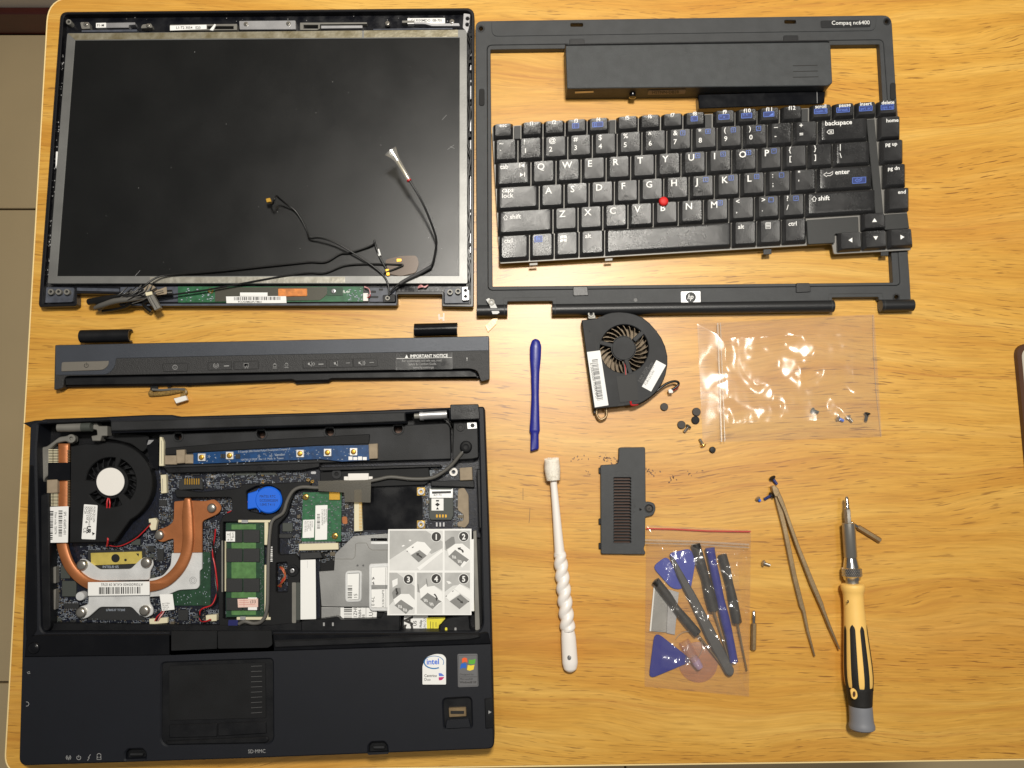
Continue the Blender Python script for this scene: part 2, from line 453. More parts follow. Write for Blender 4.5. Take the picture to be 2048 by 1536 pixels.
# thin pale edging round the rim
m = MB(); m.prism_w([inset2(w, -.0011) if area2(w) > 0 else inset2(w[::-1], -.0011), w], -.0004, -.0252, .0003)
m.build('edge_band', K['edge'], tab)
FZ = -.74
for lx, ly in ((130, 60), (2060, 60), (2060, 1440), (110, 1440)):
    c_ = P(lx, ly, 0); MB().prism_w([[(c_.x - .022, c_.y - .022), (c_.x + .022, c_.y - .022), (c_.x + .022, c_.y + .022), (c_.x - .022, c_.y + .022)]], -.0255, FZ + .0005, .001).build('leg', K['brown'], tab)
fl = finish('floor', [(-3, -2, FZ - .02), (3, -2, FZ - .02), (3, 1.2, FZ - .02), (-3, 1.2, FZ - .02)], [(0, 1, 2, 3)], K['grout']); kind(fl, 'structure')
g0 = P(40, 418, -740); g1 = P(10, 1365, -740); ts = g0.y - g1.y
for i in range(-3, 3):
    for j in range(-2, 2):
        y1 = g0.y - j * ts; x0 = -.62 + i * ts
        if y1 - ts > .73: continue
        y1c = min(y1, .72 + .0015)
        m = MB().prism_w([[(x0 + .0016, y1 - ts + .0016), (x0 + ts - .0016, y1 - ts + .0016), (x0 + ts - .0016, y1c - .0016), (x0 + .0016, y1c - .0016)]], FZ, FZ - .012, .0012)
        m.build('tile', K['tile'], fl)
wl = finish('wall', [(-3, .735, FZ - .02), (3, .735, FZ - .02), (3, .735, .5), (-3, .735, .5)], [(0, 1, 2, 3)], K['wallp']); kind(wl, 'structure')
m = MB().prism_w([[(-3, .722), (3, .722), (3, .7345), (-3, .7345)]], FZ + .062, FZ - .002, .002); m.build('skirting_board', K['skirt'], wl)
# pad that pokes in at the table's far side
pd = thing('desk_pad', 2048, 780, 'brown-rimmed pale board with a round corner poking in at the picture edge', 'board')
slab('rim', rnd([(2034, 690), (2130, 672), (2130, 980), (2062, 990)], [22, 4, 4, 4], 6), 5, 0, K['brown'], pd, .8)
slab('surface', rnd([(2043, 698), (2130, 684), (2130, 960), (2068, 970)], [18, 4, 4, 4], 6), 5.6, 5.001, K['pale'], pd, .3)
# faint rubbed-off ink marks on the table
sm = MB(); rr = random.Random(5)
for cx, cy, n, sp in ((1212, 916, 16, 12), (1226, 921, 9, 8), (1152, 917, 8, 14), (1300, 944, 18, 11), (1345, 955, 10, 10), (1388, 945, 7, 12), (1176, 948, 5, 5)):
    for _ in range(n):
        x = cx + rr.gauss(0, sp * .7); y = cy + rr.gauss(0, 3.4); l = rr.uniform(1.5, 5); a = rr.uniform(0, 3)
        sm.flat(band([(x, y), (x + l * math.cos(a), y + l * math.sin(a))], rr.uniform(1.0, 2.2)), .06)
for l in ([(1046, 976), (1046, 1000)], [(1060, 1016), (1059, 1036)], [(1059, 1036), (1058, 1046)]):
    sm.flat(band(l, .8), .06)
sm.build('ink_marks', M('rubbed_ink', (92, 64, 46), .5), tab, 0)

# ---------------------------------------------------------------- display lid with its panel
LD = thing('laptop_display_lid', 520, 320, 'black laptop display half lying open with dark bare screen and loose cables', 'laptop screen')
lo = rnd([(121, 24), (949, 16), (947, 614), (884, 613), (884, 589), (795, 589), (795, 611), (238, 612), (238, 588), (153, 587), (153, 612), (77, 614)], [14, 18, 4, 3, 2, 2, 5, 4, 2, 2, 6, 8], 5)
li = rnd([(127, 28), (943, 21), (941, 608), (888, 608), (888, 583), (791, 583), (791, 606), (242, 606), (242, 583), (149, 581), (149, 607), (84, 608)], [10, 14, 2, 2, 2, 2, 3, 2, 2, 2, 3, 5], 5)
slab('back_shell', lo, 2.2, 0, K['lidp'], LD)
slab('rim', lo, 8, 2.2, K['lidrim'], LD, .5, [li])
scq = [(150, 81), (919, 75.5), (918, 551.6), (114, 552)]
frq = [(134, 66), (934, 59), (935, 567), (95, 567)]
slab('panel_frame', rnd(frq, 3), 7.3, 2.3, K['steel'], LD, .25, [scq])
slab('screen', [(148, 79), (921, 74), (920, 553), (112, 554)], 6.7, 2.6, K['screen'], LD)
slab('foil_tape', [(136, 67), (400, 64.5), (400, 77), (150, 79.6)], 7.42, 7.31, K['foil'], LD)
slab('foil_tape', [(400.5, 64.5), (724, 61), (724, 75.2), (400.5, 77)], 7.46, 7.31, K['foil'], LD)
slab('foil_tape', [(728, 61), (916, 59.6), (916, 73.5), (728, 75)], 7.42, 7.31, K['foil'], LD)
slab('foil_tape', [(300, 554), (690, 553.5), (690, 565.5), (300, 566)], 7.42, 7.31, K['foil2'], LD)
# dust on the glass
dm = MB(); rr = random.Random(3)
for _ in range(24):
    x, y = rr.uniform(165, 910), rr.uniform(90, 540); dm.flat(ci(x, y, rr.uniform(.35, .8), 5), 6.78)
for a, b in (((895, 299), (908, 290)), ((900, 293), (909, 297)), ((884, 240), (893, 230)), ((270, 552), (280, 541))):
    dm.flat(band([a, b], .5), 6.78)
kind(dm.build('dust_specks', K['prtg'], LD, 0), 'stuff')

def bolt(x, y, r, z, parent, mat='screw', name='screw', h=.9, slot=True):
    """pan-head screw standing in a part; r px"""
    k = (P(x + r, y, z) - P(x, y, z)).x * 1000
    m = MB().lathe(x, y, [(k, z - 1.5), (k, z + h * .45), (k * .82, z + h * .85), (k * .5, z + h)], 14, z)
    o = m.build(name, K[mat], parent, 50)
    if slot:
        sm = MB(); q = r * .42
        sm.flat(band([(x - q, y - q * .4), (x + q, y + q * .4)], r * .2), z + h + .12).flat(band([(x - q * .4, y + q), (x + q * .4, y - q)], r * .2), z + h + .13)
        sm.build('cross_slot', K['ink'], o, 0)
    return o
def ring(x, y, ro, ri, zt, zb, mat, parent, name='screw_post', n=16):
    return slab(name, ci(x, y, ro, n), zt, zb, K[mat], parent, .15, [ci(x, y, ri, n)])
# top rail fittings
slab('latch_plate', rnd([(478, 41.5), (591, 40.5), (592, 58.5), (479, 59)], 2), 7.6, 2.3, K['plate'], LD, .3)
bolt(492, 48.5, 4.6, 7.6, LD); bolt(577, 47.5, 4.6, 7.6, LD)
slab('bracket', rnd([(160, 44), (178, 44), (180, 57), (163, 58)], 3), 6.4, 2.3, K['grbr'], LD, .2)
bolt(172, 49, 4.8, 6.4, LD)
slab('label', [(192, 46), (212, 45.5), (212, 55), (192, 55.5)], 6.5, 2.3, K['white'], LD)
text('F1-M', 194, 53, 7, 6.56, K['ink'], LD)
slab('bracket', rnd([(212, 45.5), (270, 44.5), (270, 49), (257, 50), (257, 55), (212, 55.5)], 1), 6.3, 2.3, K['plate'], LD, .2)
slab('bracket', rnd([(284, 49), (302, 46.5), (305, 55), (281, 56.5)], 3), 6.2, 2.3, K['grbr'], LD, .2)
bolt(296.5, 51.5, 4.4, 6.2, LD)
slab('antenna_bar', rnd([(163, 60), (274, 58.5), (274, 63), (163, 64)], 1), 6.2, 2.3, K['lidgrey'], LD, .2)
slab('channel', rnd([(340, 49), (474, 47.5), (474, 60), (340, 61)], 1), 6.3, 2.3, K['grbr'], LD, .2, [rc(414, 52, 467, 58)])
slab('label', [(340, 51), (413, 49.5), (413, 58), (340, 61)], 6.5, 6.32, K['white'], LD)
text('L1-T2 3054   E20', 352, 57.5, 7, 6.56, K['ink'], LD)
slab('tape_scrap', rnd([(419, 60), (429, 48), (432, 49), (426, 61)], 1), 7.2, 6.35, K['white'], LD)
slab('channel', rnd([(600, 45), (734, 44.5), (734, 47.5), (640, 48.5), (640, 57), (634, 60), (600, 60)], 1), 6.3, 2.3, K['grbr'], LD, .2, [rc(607, 49.5, 636, 57)])
slab('bracket', rnd([(642, 51), (725, 50.5), (725, 56), (642, 57)], 1), 6.1, 2.3, K['plate'], LD, .2)
slab('label', [(815, 36.5), (890, 36), (890, 47), (815, 47.5)], 6.1, 2.3, K['white'], LD)
text('C13030MDO  0B-701', 822, 43, 7, 6.16, K['ink'], LD)
slab('bracket', rnd([(804, 41), (829, 40.5), (829, 45), (804, 45.5)], 1), 6.4, 2.3, K['grbr'], LD, .2)
slab('bracket', rnd([(828, 44), (850, 43.5), (862, 47), (918, 46), (920, 52), (864, 52), (850, 48), (828, 48)], 1.5), 6.5, 2.3, K['plate'], LD, .2)
bolt(775, 47, 5, 6.4, LD); bolt(904, 43.5, 5.2, 6.4, LD)
slab('antenna_bar', rnd([(746, 57.5), (905, 55.5), (905, 58.5), (746, 60)], 1), 6.2, 2.3, K['lidgrey'], LD, .2)
slab('hinge_plate', rnd([(927, 26), (941, 28), (938, 56), (934, 68), (930, 60), (925, 56)], 3), 7.4, 2.3, K['plate'], LD, .3, [ci(935, 37, 3.6), ci(934.5, 49, 3.8)])
ring(137, 43.5, 5.4, 2.6, 7, 2.3, 'grbr', LD)
# side channels
m = MB(); rr = random.Random(8)
for k in range(54):
    y = rr.uniform(80, 566); x = 128 - (y - 40) * .0675 + rr.uniform(-2, 5)
    m.flat(ci(x, y, rr.uniform(.5, 1.5), 6, rr.uniform(.5, 2.2)), 5)
for k in range(26):
    x = rr.uniform(170, 900); m.flat(ci(x, rr.uniform(22, 44), rr.uniform(.4, 1.1), 5), 3)
kind(m.build('glue_specks', K['prtg'], LD, 0), 'stuff')
for y0, y1 in ((76, 112), (130, 140), (160, 198), (212, 262), (280, 330), (350, 430), (450, 505)):
    slab('side_plate', rnd([(941, y0), (944.5, y0), (944.5, y1), (940, y1)], 1), 6, 2.3, K['plate'], LD)
wp = []
for k in range(22):
    y = 66 + k * 24.5; wp.append((937.5 + 2.6 * math.sin(k * 1.35) + (3 if k % 3 == 1 else 0) - y * .002, y, 6.5))
tube('antenna_cable', wp, .85, K['wire'], LD, 6, 3)
tube('antenna_cable', [(x - 2.5 + 2 * math.sin(i * 2.1), y + 8, 5) for i, (x, y, z) in enumerate(wp)], .7, K['wire'], LD, 6, 3)
for y in (66, 120, 164, 203, 268, 345, 418, 486, 550):
    slab('cable_clip', rnd([(937, y), (945, y), (945, y + 6), (937, y + 6)], 1.5), 7.2, 2.3, K['black'], LD, .2)
tube('glue_thread', [(88, 512, 6), (86, 530, 7), (87, 552, 6)], .25, K['prtg'], LD, 5)
slab('glue_patch', rnd([(112, 303), (116, 303), (117, 320), (111, 337)], 2), 6, 2.3, K['white'], LD)
# lower left ear
slab('corner_plate', rnd([(88, 574), (148, 575), (145, 604), (88, 606)], 4), 4, 2.3, K['lidgrey'], LD, .3)
for x in (101, 116.5, 133): ring(x, 583.5, 6, 2.8, 7, 4.02, 'grbr', LD)
slab('rail', rnd([(153, 575), (238, 577), (238, 585), (153, 582)], 2), 4.5, 2.3, K['lidgrey'], LD, .3)
slab('rail', rnd([(240, 574), (356, 573), (356, 604), (240, 604)], 2), 3, 2.3, K['lidgrey'], LD, .3)
# inverter board
iv = slab('inverter_board', [(356, 573), (726, 573), (726, 603), (356, 605)], 4, 2.4, K['pcbg'], LD)
slab('shield_film', [(430, 574.5), (654, 574), (654, 588), (648, 594), (640, 600), (430, 603)], 4.7, 4.6, K['tape'], iv)
slab('transformer', rnd([(556, 577), (614, 577), (614, 592), (556, 593)], 2), 5.4, 4.75, K['orange'], iv, .3)
slab('label', [(480, 585), (535, 585), (535, 592), (480, 592)], 4.95, 4.76, K['white'], iv)
slab('label', [(452, 593), (572, 592), (573, 606), (453, 607)], 5.3, 4.76, K['white'], iv)
bars([(468, 594), (562, 593.3), (562, 600), (468, 600.6)], 38, 5.36, K['ink'], iv, 2)
text('PCU424M62PUTMA1', 476, 605.6, 5.4, 5.36, K['ink'], iv)
slab('screw_pad', [(654, 574.5), (686, 574.5), (686, 591), (654, 591)], 4.5, 4.02, K['chipg'], iv)
bolt(667.5, 582.5, 5.4, 4.5, LD, 'plate')
text('UL', 682, 586, 8, 4.2, K['prt'], iv); text('4V', 692, 586, 7, 4.2, K['prt'], iv)
ring(421, 581.5, 5.6, 2.6, 4.6, 4.02, 'brass', LD)
m = MB(); rr = random.Random(4)
for _ in range(70):
    x, y = rr.choice((rr.uniform(360, 428), rr.uniform(690, 722))), rr.uniform(576, 601); s_ = rr.uniform(.8, 2.2)
    m.prism(rc(x, y, x + s_ * 1.5, y + s_), 4.0 + rr.uniform(.2, .8), 4.0)
kind(m.build('components', K['silk'], iv, 0), 'stuff')
slab('connector', rc(726, 586, 736, 602, 1), 5.5, 2.4, K['whitep'], LD, .2)
for k in range(3): tube('inverter_wire', [(733, 590 + k * 3, 5), (740, 588 + k * 2, 7), (738, 578, 6.5), (729, 573 + k, 5)], .35, K[('pinkw', 'whitep', 'redw')[k]], LD, 6)
for k in range(3): tube('inverter_wire', [(836, 574 + k, 5), (842, 570 + k * 2, 6), (850, 575 - k, 5.5), (856, 570, 5)], .35, K['pinkw'], LD, 6)
slab('end_bracket', rnd([(738, 575), (792, 575), (791, 604), (738, 604)], 3), 3.6, 2.3, K['lidgrey'], LD, .3)
for q in (rc(742, 581, 752, 586, 2), rc(741, 592, 757, 596, 2), rc(758, 577, 766, 581, 1)): slab('slot', q, 3.75, 3.61, K['ink'], LD)
slab('hinge_plate', rnd([(765, 590), (790, 588), (791, 604), (766, 605)], 3), 5, 3.61, K['black'], LD, .3)
ring(775, 596, 5, 2.2, 6, 5.01, 'grbr', LD)
slab('corner_plate', rnd([(889, 576), (939, 575), (939, 606), (889, 607)], 3), 3.6, 2.3, K['lidgrey'], LD, .3)
for x in (900, 916): ring(x, 584 - (x - 900) * .1, 5.8, 2.8, 6.5, 3.61, 'grbr', LD)
slab('hinge_plate', rnd([(924, 574), (938, 573), (938, 600), (925, 601)], 2), 7, 3.61, K['plate'], LD, .2, [ci(931, 581, 3.2), ci(931, 593, 3.2)])
slab('tray_lip', rnd([(240, 608), (793, 606.5), (793, 610.5), (240, 611.5)], 1), 8.3, 8.01, K['lidgrey'], LD)
# cables lying on the panel
tube('display_cable', [(250, 602, 12), (285, 575, 14), (312, 556, 12), (345, 549, 10), (440, 542, 9), (530, 533, 8.5), (600, 526, 8.3), (622, 524, 8.2), (652, 524, 8.2), (680, 508, 8.3), (702, 505, 8.6), (745, 490, 9), (748, 481, 11), (752, 494, 10), (760, 515, 9), (768, 530, 8.6), (773, 538, 8.4)], .74, K['wire'], LD, 8, 5)
slab('cable_tag', [(752, 499), (758, 497.5), (762, 510), (757, 512)], 9.9, 8, K['white'], LD)
slab('gold_plug', rnd([(770, 538), (778, 537), (780, 551), (773, 552)], 1.5), 9, 7.6, K['gold'], LD, .3)
tube('display_cable', [(325, 592, 9), (400, 582, 8.5), (440, 575, 8.3), (562, 553, 8.2), (615, 546, 8.2), (650, 546, 8.2), (690, 531, 8.3), (740, 528, 8.4), (790, 529, 9), (806, 530, 9.4), (790, 538, 9), (768, 546, 8.6)], .7, K['wire'], LD, 8, 5)
slab('clear_tape', rnd([(770, 520), (800, 512), (833, 511), (838, 526), (832, 545), (802, 552), (778, 548)], 6), 8.1, 8, K['tapeb'], LD)
slab('gold_plug', rnd([(793, 517), (803, 517), (803, 523), (793, 524)], 1), 8.6, 7.4, K['gold'], LD, .2)
tube('antenna_lead', [(540, 404, 14), (545, 408, 20), (549, 399, 24), (553, 392, 22), (560, 398, 17), (575, 410, 12), (590, 421, 9.6), (603, 440, 8.5), (612, 458, 8), (616, 470, 8.4), (620, 477, 10), (640, 476, 14), (670, 485, 14), (705, 505, 12), (740, 528, 10.2), (765, 549, 9), (776, 568, 8.5), (778, 590, 8)], .7, K['wire'], LD, 8, 5)
slab('gold_plug', rnd([(531, 397), (540, 395), (543, 403), (533, 405)], 1.5), 16, 14, K['gold'], LD, .3)
tube('antenna_lead', [(780, 585, 8), (795, 570, 8.6), (815, 558, 9), (840, 546, 10)], .8, K['wire'], LD, 8, 5)
tube('grey_sleeve', [(800, 567, 9), (815, 558, 9.4), (840, 546, 10), (862, 533, 11)], 1.35, K['greyp'], LD, 8, 5)
tube('antenna_lead', [(840, 546, 10), (862, 533, 11), (871, 500, 14), (872, 475, 17), (856, 430, 23), (840, 396, 27), (819, 361, 30)], .8, K['wire'], LD, 8, 5)
tube('red_collar', [(819, 362.5, 30), (817.3, 359.4, 30.1)], 1.75, K['redw'], LD, 10, 2)
tube('antenna_lead', [(818, 361, 30), (806, 340, 31), (796, 323, 31.5)], .6, K['cream'], LD, 6, 3)
m = MB().tube([(818, 360, 30), (806, 339, 31), (795, 321, 31.5), (788, 311, 32), (781, 302, 32)], [1.7, 1.7, 2.0, 3.2, 5.4], 12, 4, .35, cap=False)
m.build('clear_sheath', K['sheath'], LD, 60)
# bundle hanging off the lower edge
tube('cable_bundle', [(345, 586, 8), (310, 588, 11), (270, 592, 13), (230, 596, 13), (205, 600, 12), (178, 604, 9)], [2.6, 2.4, 2.6, 2.8, 3.0, 2.6], K['wire'], LD, 10, 5)
tube('cable_bundle', [(300, 592, 12), (262, 598, 14), (230, 602, 14), (205, 610, 12), (190, 616, 9)], [1.8, 2.2, 2.4, 2.2, 1.4], K['gwire'], LD, 10, 5)
tube('cable_bundle', [(300, 580, 9), (276, 584, 10), (250, 592, 11), (215, 607, 10), (198, 620, 6)], [1.2, 1.6, 1.8, 1.8, 1.2], K['gwire'], LD, 10, 5)
tube('cable_bundle', [(262, 608, 12), (250, 614, 9), (228, 619, 6), (205, 622, 4)], 1.1, K['wire'], LD, 8, 5)
tube('cable_bundle', [(310, 598, 11), (290, 604, 10), (290, 612, 8), (302, 622, 5)], 1.7, K['wire'], LD, 8, 5)
for k in range(5): tube('thin_wire', [(250 + k * 9, 590 - k, 15), (262 + k * 9, 582, 15.5), (275 + k * 8, 572 - k * 2, 12)], .4, K['gwire' if k % 2 else 'wire'], LD, 6)
slab('tape_scrap', rnd([(286, 574), (298, 568), (308, 572), (316, 580), (333, 573), (334, 588), (315, 590), (292, 588)], 3), 13, 12.7, K['foam'], LD)
cn = slab('plug_connector', rnd([(289, 586), (303, 583), (321, 615), (309, 621), (298, 604)], 1.5), 16, 12.5, K['grbr'], LD, .4)
slab('plug_face', rnd([(290, 585), (303, 582.5), (305, 589), (292, 592)], 1), 17, 16.02, K['cream'], cn, .2)
strokes([[(300, 592), (314, 617)], [(296, 594), (308, 618)]], 1, 16.1, K['ink'], cn)

rr = random.Random(17)
for k in range(9):
    x = 300 - k * 9 + rr.uniform(-4, 4); tube('thin_wire', [(x + 26, 576 + rr.uniform(-6, 8), 13 + rr.uniform(0, 3)), (x + 8, 588 + rr.uniform(-5, 5), 15 + rr.uniform(0, 2)), (x - 14, 597 + rr.uniform(-5, 6), 15), (x - 36, 603 + rr.uniform(-4, 8), 12)], rr.uniform(.35, .6), K['gwire' if k % 3 == 0 else 'wire'], LD, 6)
# ---------------------------------------------------------------- display bezel
BZ = thing('screen_bezel', 1390, 330, 'empty dark grey laptop screen bezel framing the keyboard and battery', 'bezel')
bo = rnd([(951, 42), (1783, 30), (1791, 165), (1808, 400), (1819, 548), (1822, 600), (1758, 600), (1757, 594), (1664, 595), (1665, 604), (1106, 610), (1105, 602), (1015, 603), (1015, 612), (954, 613)], [14, 18, 0, 0, 0, 2, 2, 2, 2, 2, 2, 2, 2, 2, 3], 5)
bg_ = rnd([(974, 90), (1767, 79), (1801, 571), (976, 581)], 10, 5)
bi = rnd([(981, 99), (1759, 88.6), (1786, 565), (985, 573)], 2, 3)
s1, s2 = rc(1141, 46, 1166, 53, 2), rc(1569, 40, 1592, 47, 2)
slab('frame', bo, 6, 0, K['bezel'], BZ, .35, [bg_, s1, s2, ci(962, 57, 4), ci(1774, 43, 4), ci(1793, 594, 4.5)])
slab('inner_lip', rnd([(974.6, 90.6), (1766.4, 79.6), (1800.4, 570.4), (976.6, 580.4)], 10, 5), 5.6, .2, K['bezel'], BZ, .3, [bi])
slab('top_panel', rnd([(983, 43.5), (1753, 33), (1751, 61), (984, 72.5)], [1, 1, 12, 12], 5), 6.5, 6.001, K['bezel'], BZ, .25, [s1, s2])
for x, y in ((962, 57), (1774, 43), (1793, 594)): ring(x, y, 7.5, 4.4, 6.25, 6.001, 'bezel2', BZ, 'screw_recess')
for q in (rc(1139, 77, 1169, 92, 4), rc(1567, 70, 1597, 84, 4)): slab('stop_tab', q, 6.6, 6.001, K['bezel2'], BZ, .3)
for q in ([(1146, 573), (1175, 572.6), (1177, 591), (1146, 592)], [(1592, 566), (1620, 565.5), (1622, 584), (1592, 585.5)]): slab('stop_tab', rnd(q, 3), 6.7, 5.65, K['bezel2'], BZ, .4)
for x, y in ((963, 194), (1786, 182)): slab('rubber_bumper', rnd([(x - 5, y - 17), (x + 6, y - 17), (x + 6, y + 17), (x - 5, y + 17)], 5), 6.8, 6.001, K['rubber'], BZ, .3)
np_ = slab('name_plate', rnd([(1641, 41), (1741, 39.5), (1741, 54), (1642, 56)], 4), 6.75, 6.501, K['bezel2'], BZ, .15)
text('Compaq nc6400', 1663, 49.5, 11.5, 6.82, K['prt'], np_, -.6, .0, sx=1.0)
bd = slab('logo_badge', rnd([(1361.5, 583), (1401, 582), (1401.5, 606), (1362, 607)], 2), 6.6, 6.001, K['plate'], BZ, .15)
slab('logo_disc', ci(1381.5, 594.5, 10.4, 28), 6.74, 6.601, K['bezel'], bd)
text('hp', 1374.5, 598.2, 14.5, 6.8, K['prt'], bd, 0, .012, shear=.32, sx=.82)
slab('lens_dot', ci(1271, 600, 4.2), 6.15, 6.001, K['bezel2'], BZ, .1)
strokes([[(1007, 612), (1007.5, 596), (1113, 594), (1114, 609)], [(1657, 600), (1658, 588), (1764, 586.5), (1766, 596)]], .9, 6.06, K['ink'], BZ, 'groove')
for a, b in (((954, 622), (1015, 621)), ((1104, 620), (1666, 612.5)), ((1760, 611.5), (1825, 610.5))):
    br = MB().tube([(a[0], a[1], 5), (b[0], b[1], 5)], 4.6, 18, 1).build('hinge_barrel', K['bezel2'], BZ, 50)
    for e, d in ((a, 1), (b, -1)):
        if 960 < e[0] < 1820: MB().tube([(e[0] + 5 * d, e[1], 5), (e[0] + 6.5 * d, e[1], 5)], 4.72, 18, 1).build('barrel_ring', K['bezel'], br, 50)
slab('foil_flap', [(972, 599), (978, 596), (990, 607), (999, 625), (995, 628), (985, 628), (980, 612)], 9.4, 9.1, K['pgrey2'], BZ)
ring(983, 604, 6.4, 2.8, 10, 6.2, 'grbr', BZ, 'screw_washer')
slab('foil_tab', [(971, 652), (986, 637), (996, 635), (992, 648), (976, 664)], 1.6, .5, K['tweez'], BZ)
tag(slab('tape_scrap', rnd([(876, 628), (880, 628), (880, 634), (886, 634), (886, 626), (889, 626), (889, 642), (885, 642), (885, 638), (880, 638), (880, 640), (877, 640)], .6), .4, .05, K['zipf']), 'tiny clear tape scrap on the table above the hinge cover strip', 'tape')

# ---------------------------------------------------------------- battery
BT = thing('laptop_battery', 1395, 140, 'long black laptop battery pack lying inside the bezel above the keyboard', 'battery')
slab('case', rnd([(1131, 91), (1661, 84), (1665, 166), (1655, 171), (1134, 177)], [3, 6, 3, 2, 3]), 18, .5, K['batt'], BT, .5)
slab('rear_chamfer', rnd([(1130, 86), (1655, 78.5), (1661, 83.6), (1131, 90.6)], 2), 17.2, .5, K['bezel2'], BT, 1.2)
cb = slab('connector_block', rnd([(1396, 189), (1651, 182), (1649, 206), (1635, 208), (1398, 217)], 3), 9, .5, K['gloss'], BT, .5)
strokes([[(1634, 184), (1634.5, 206)]], 1, 9.08, K['prtg'], cb, 'seam')
strokes([[(1586, 131.5), (1635, 130.5)], [(1586, 143), (1636, 142)], [(1586, 154.5), (1637, 153.5)]], 1.6, 18.07, K['ink'], BT, 'grip_groove')
def wallpt(x, y):     # on the battery's front wall
    z = 18 - (y - 177 + (x - 1134) * .0115) / 23 * 17.5
    p = P(x, y, z); p.y -= .0003; return p
def walldecal(name, pts, mat, parent):
    q = [wallpt(*p) for p in pts]; return finish(name, q, [tuple(range(len(q)))], mat, parent, 0)
walldecal('latch_plate', [(1150, 186), (1187, 184.5), (1187, 181), (1150, 182.5)], K['plate'], BT)
lb = walldecal('sticker', rnd([(1295, 189), (1370, 187), (1372, 178), (1297, 180)], 3), K['foam'], BT)
text('HSTNN-DB28', 1304, 187, 9, 0, K['ink'], lb, -1.2, 0, mp=lambda a, b: wallpt(a, b) + Vector((0, -.0002, 0)))
m = MB()
for k in range(2):
    pass
c0 = P(1265, 186, 9)
v = []; f = []
for i, (r, dy) in enumerate(((2.6, 0), (2.6, -.0028), (2.1, -.0034))):
    for k in range(16): a = 2 * math.pi * k / 16; v.append((c0.x + r * .001 * math.cos(a), c0.y + dy, c0.z + r * .001 * math.sin(a)))
for i in range(2):
    for k in range(16): j = (k + 1) % 16; f.append((i * 16 + k, i * 16 + j, (i + 1) * 16 + j, (i + 1) * 16 + k))
f.append(tuple(range(32, 48)))
kn = finish('latch_button', v, f, K['gloss'], BT, 50)
finish('button_rim', [(c0.x + (2.75 if k % 2 else 2.3) * .001 * math.cos(2 * math.pi * (k // 2) / 16 + math.pi), c0.y - .0035, c0.z + (2.75 if k % 2 else 2.3) * .001 * math.sin(2 * math.pi * (k // 2) / 16 + math.pi)) for k in range(18)], [(2 * i, 2 * i + 1, 2 * i + 3, 2 * i + 2) for i in range(8)], K['chrome'], kn, 0)

# ---------------------------------------------------------------- keyboard
KB = thing('laptop_keyboard', 1400, 365, 'loose black laptop keyboard with red pointing stick lying askew on the bezel', 'keyboard')
KC = [(985, 252), (1791, 204), (1815, 476), (999, 525)]
def KV(x, v):           # pixel on the keyboard plane: photo x at row fraction v
    a, b = quad(KC, 0, v), quad(KC, 1, v); t = (x - a[0]) / (b[0] - a[0])
    return (x, a[1] + (b[1] - a[1]) * t)
ZB, ZT = 9.2, 13.8
slab('base_plate', rnd([(984, 254), (1790, 206), (1821, 488), (1822, 500), (1668, 508), (1664, 488), (1000, 527)], 3), 9.0, 7.4, K['kplate'], KB)
slab('base_skirt', rnd([(985, 256), (1789, 209), (1818, 494), (1672, 500), (1666, 484), (1001, 522)], 3), 7.35, 6.02, K['black'], KB)
for q in ([(1059, 526.5), (1075, 525.5), (1075, 530), (1059, 531)], [(1210, 517.5), (1225, 516.5), (1225, 521), (1210, 522)]): slab('mounting_tab', q, 8.8, 8.2, K['grbr'], KB, .1)
for q in ([(1527, 499), (1543, 498), (1543, 508), (1527, 509)], [(1762, 503), (1777, 502.5), (1777, 511), (1762, 511.5)]): slab('mounting_tab', q, 8, 7.2, K['keyd'], KB, .1)
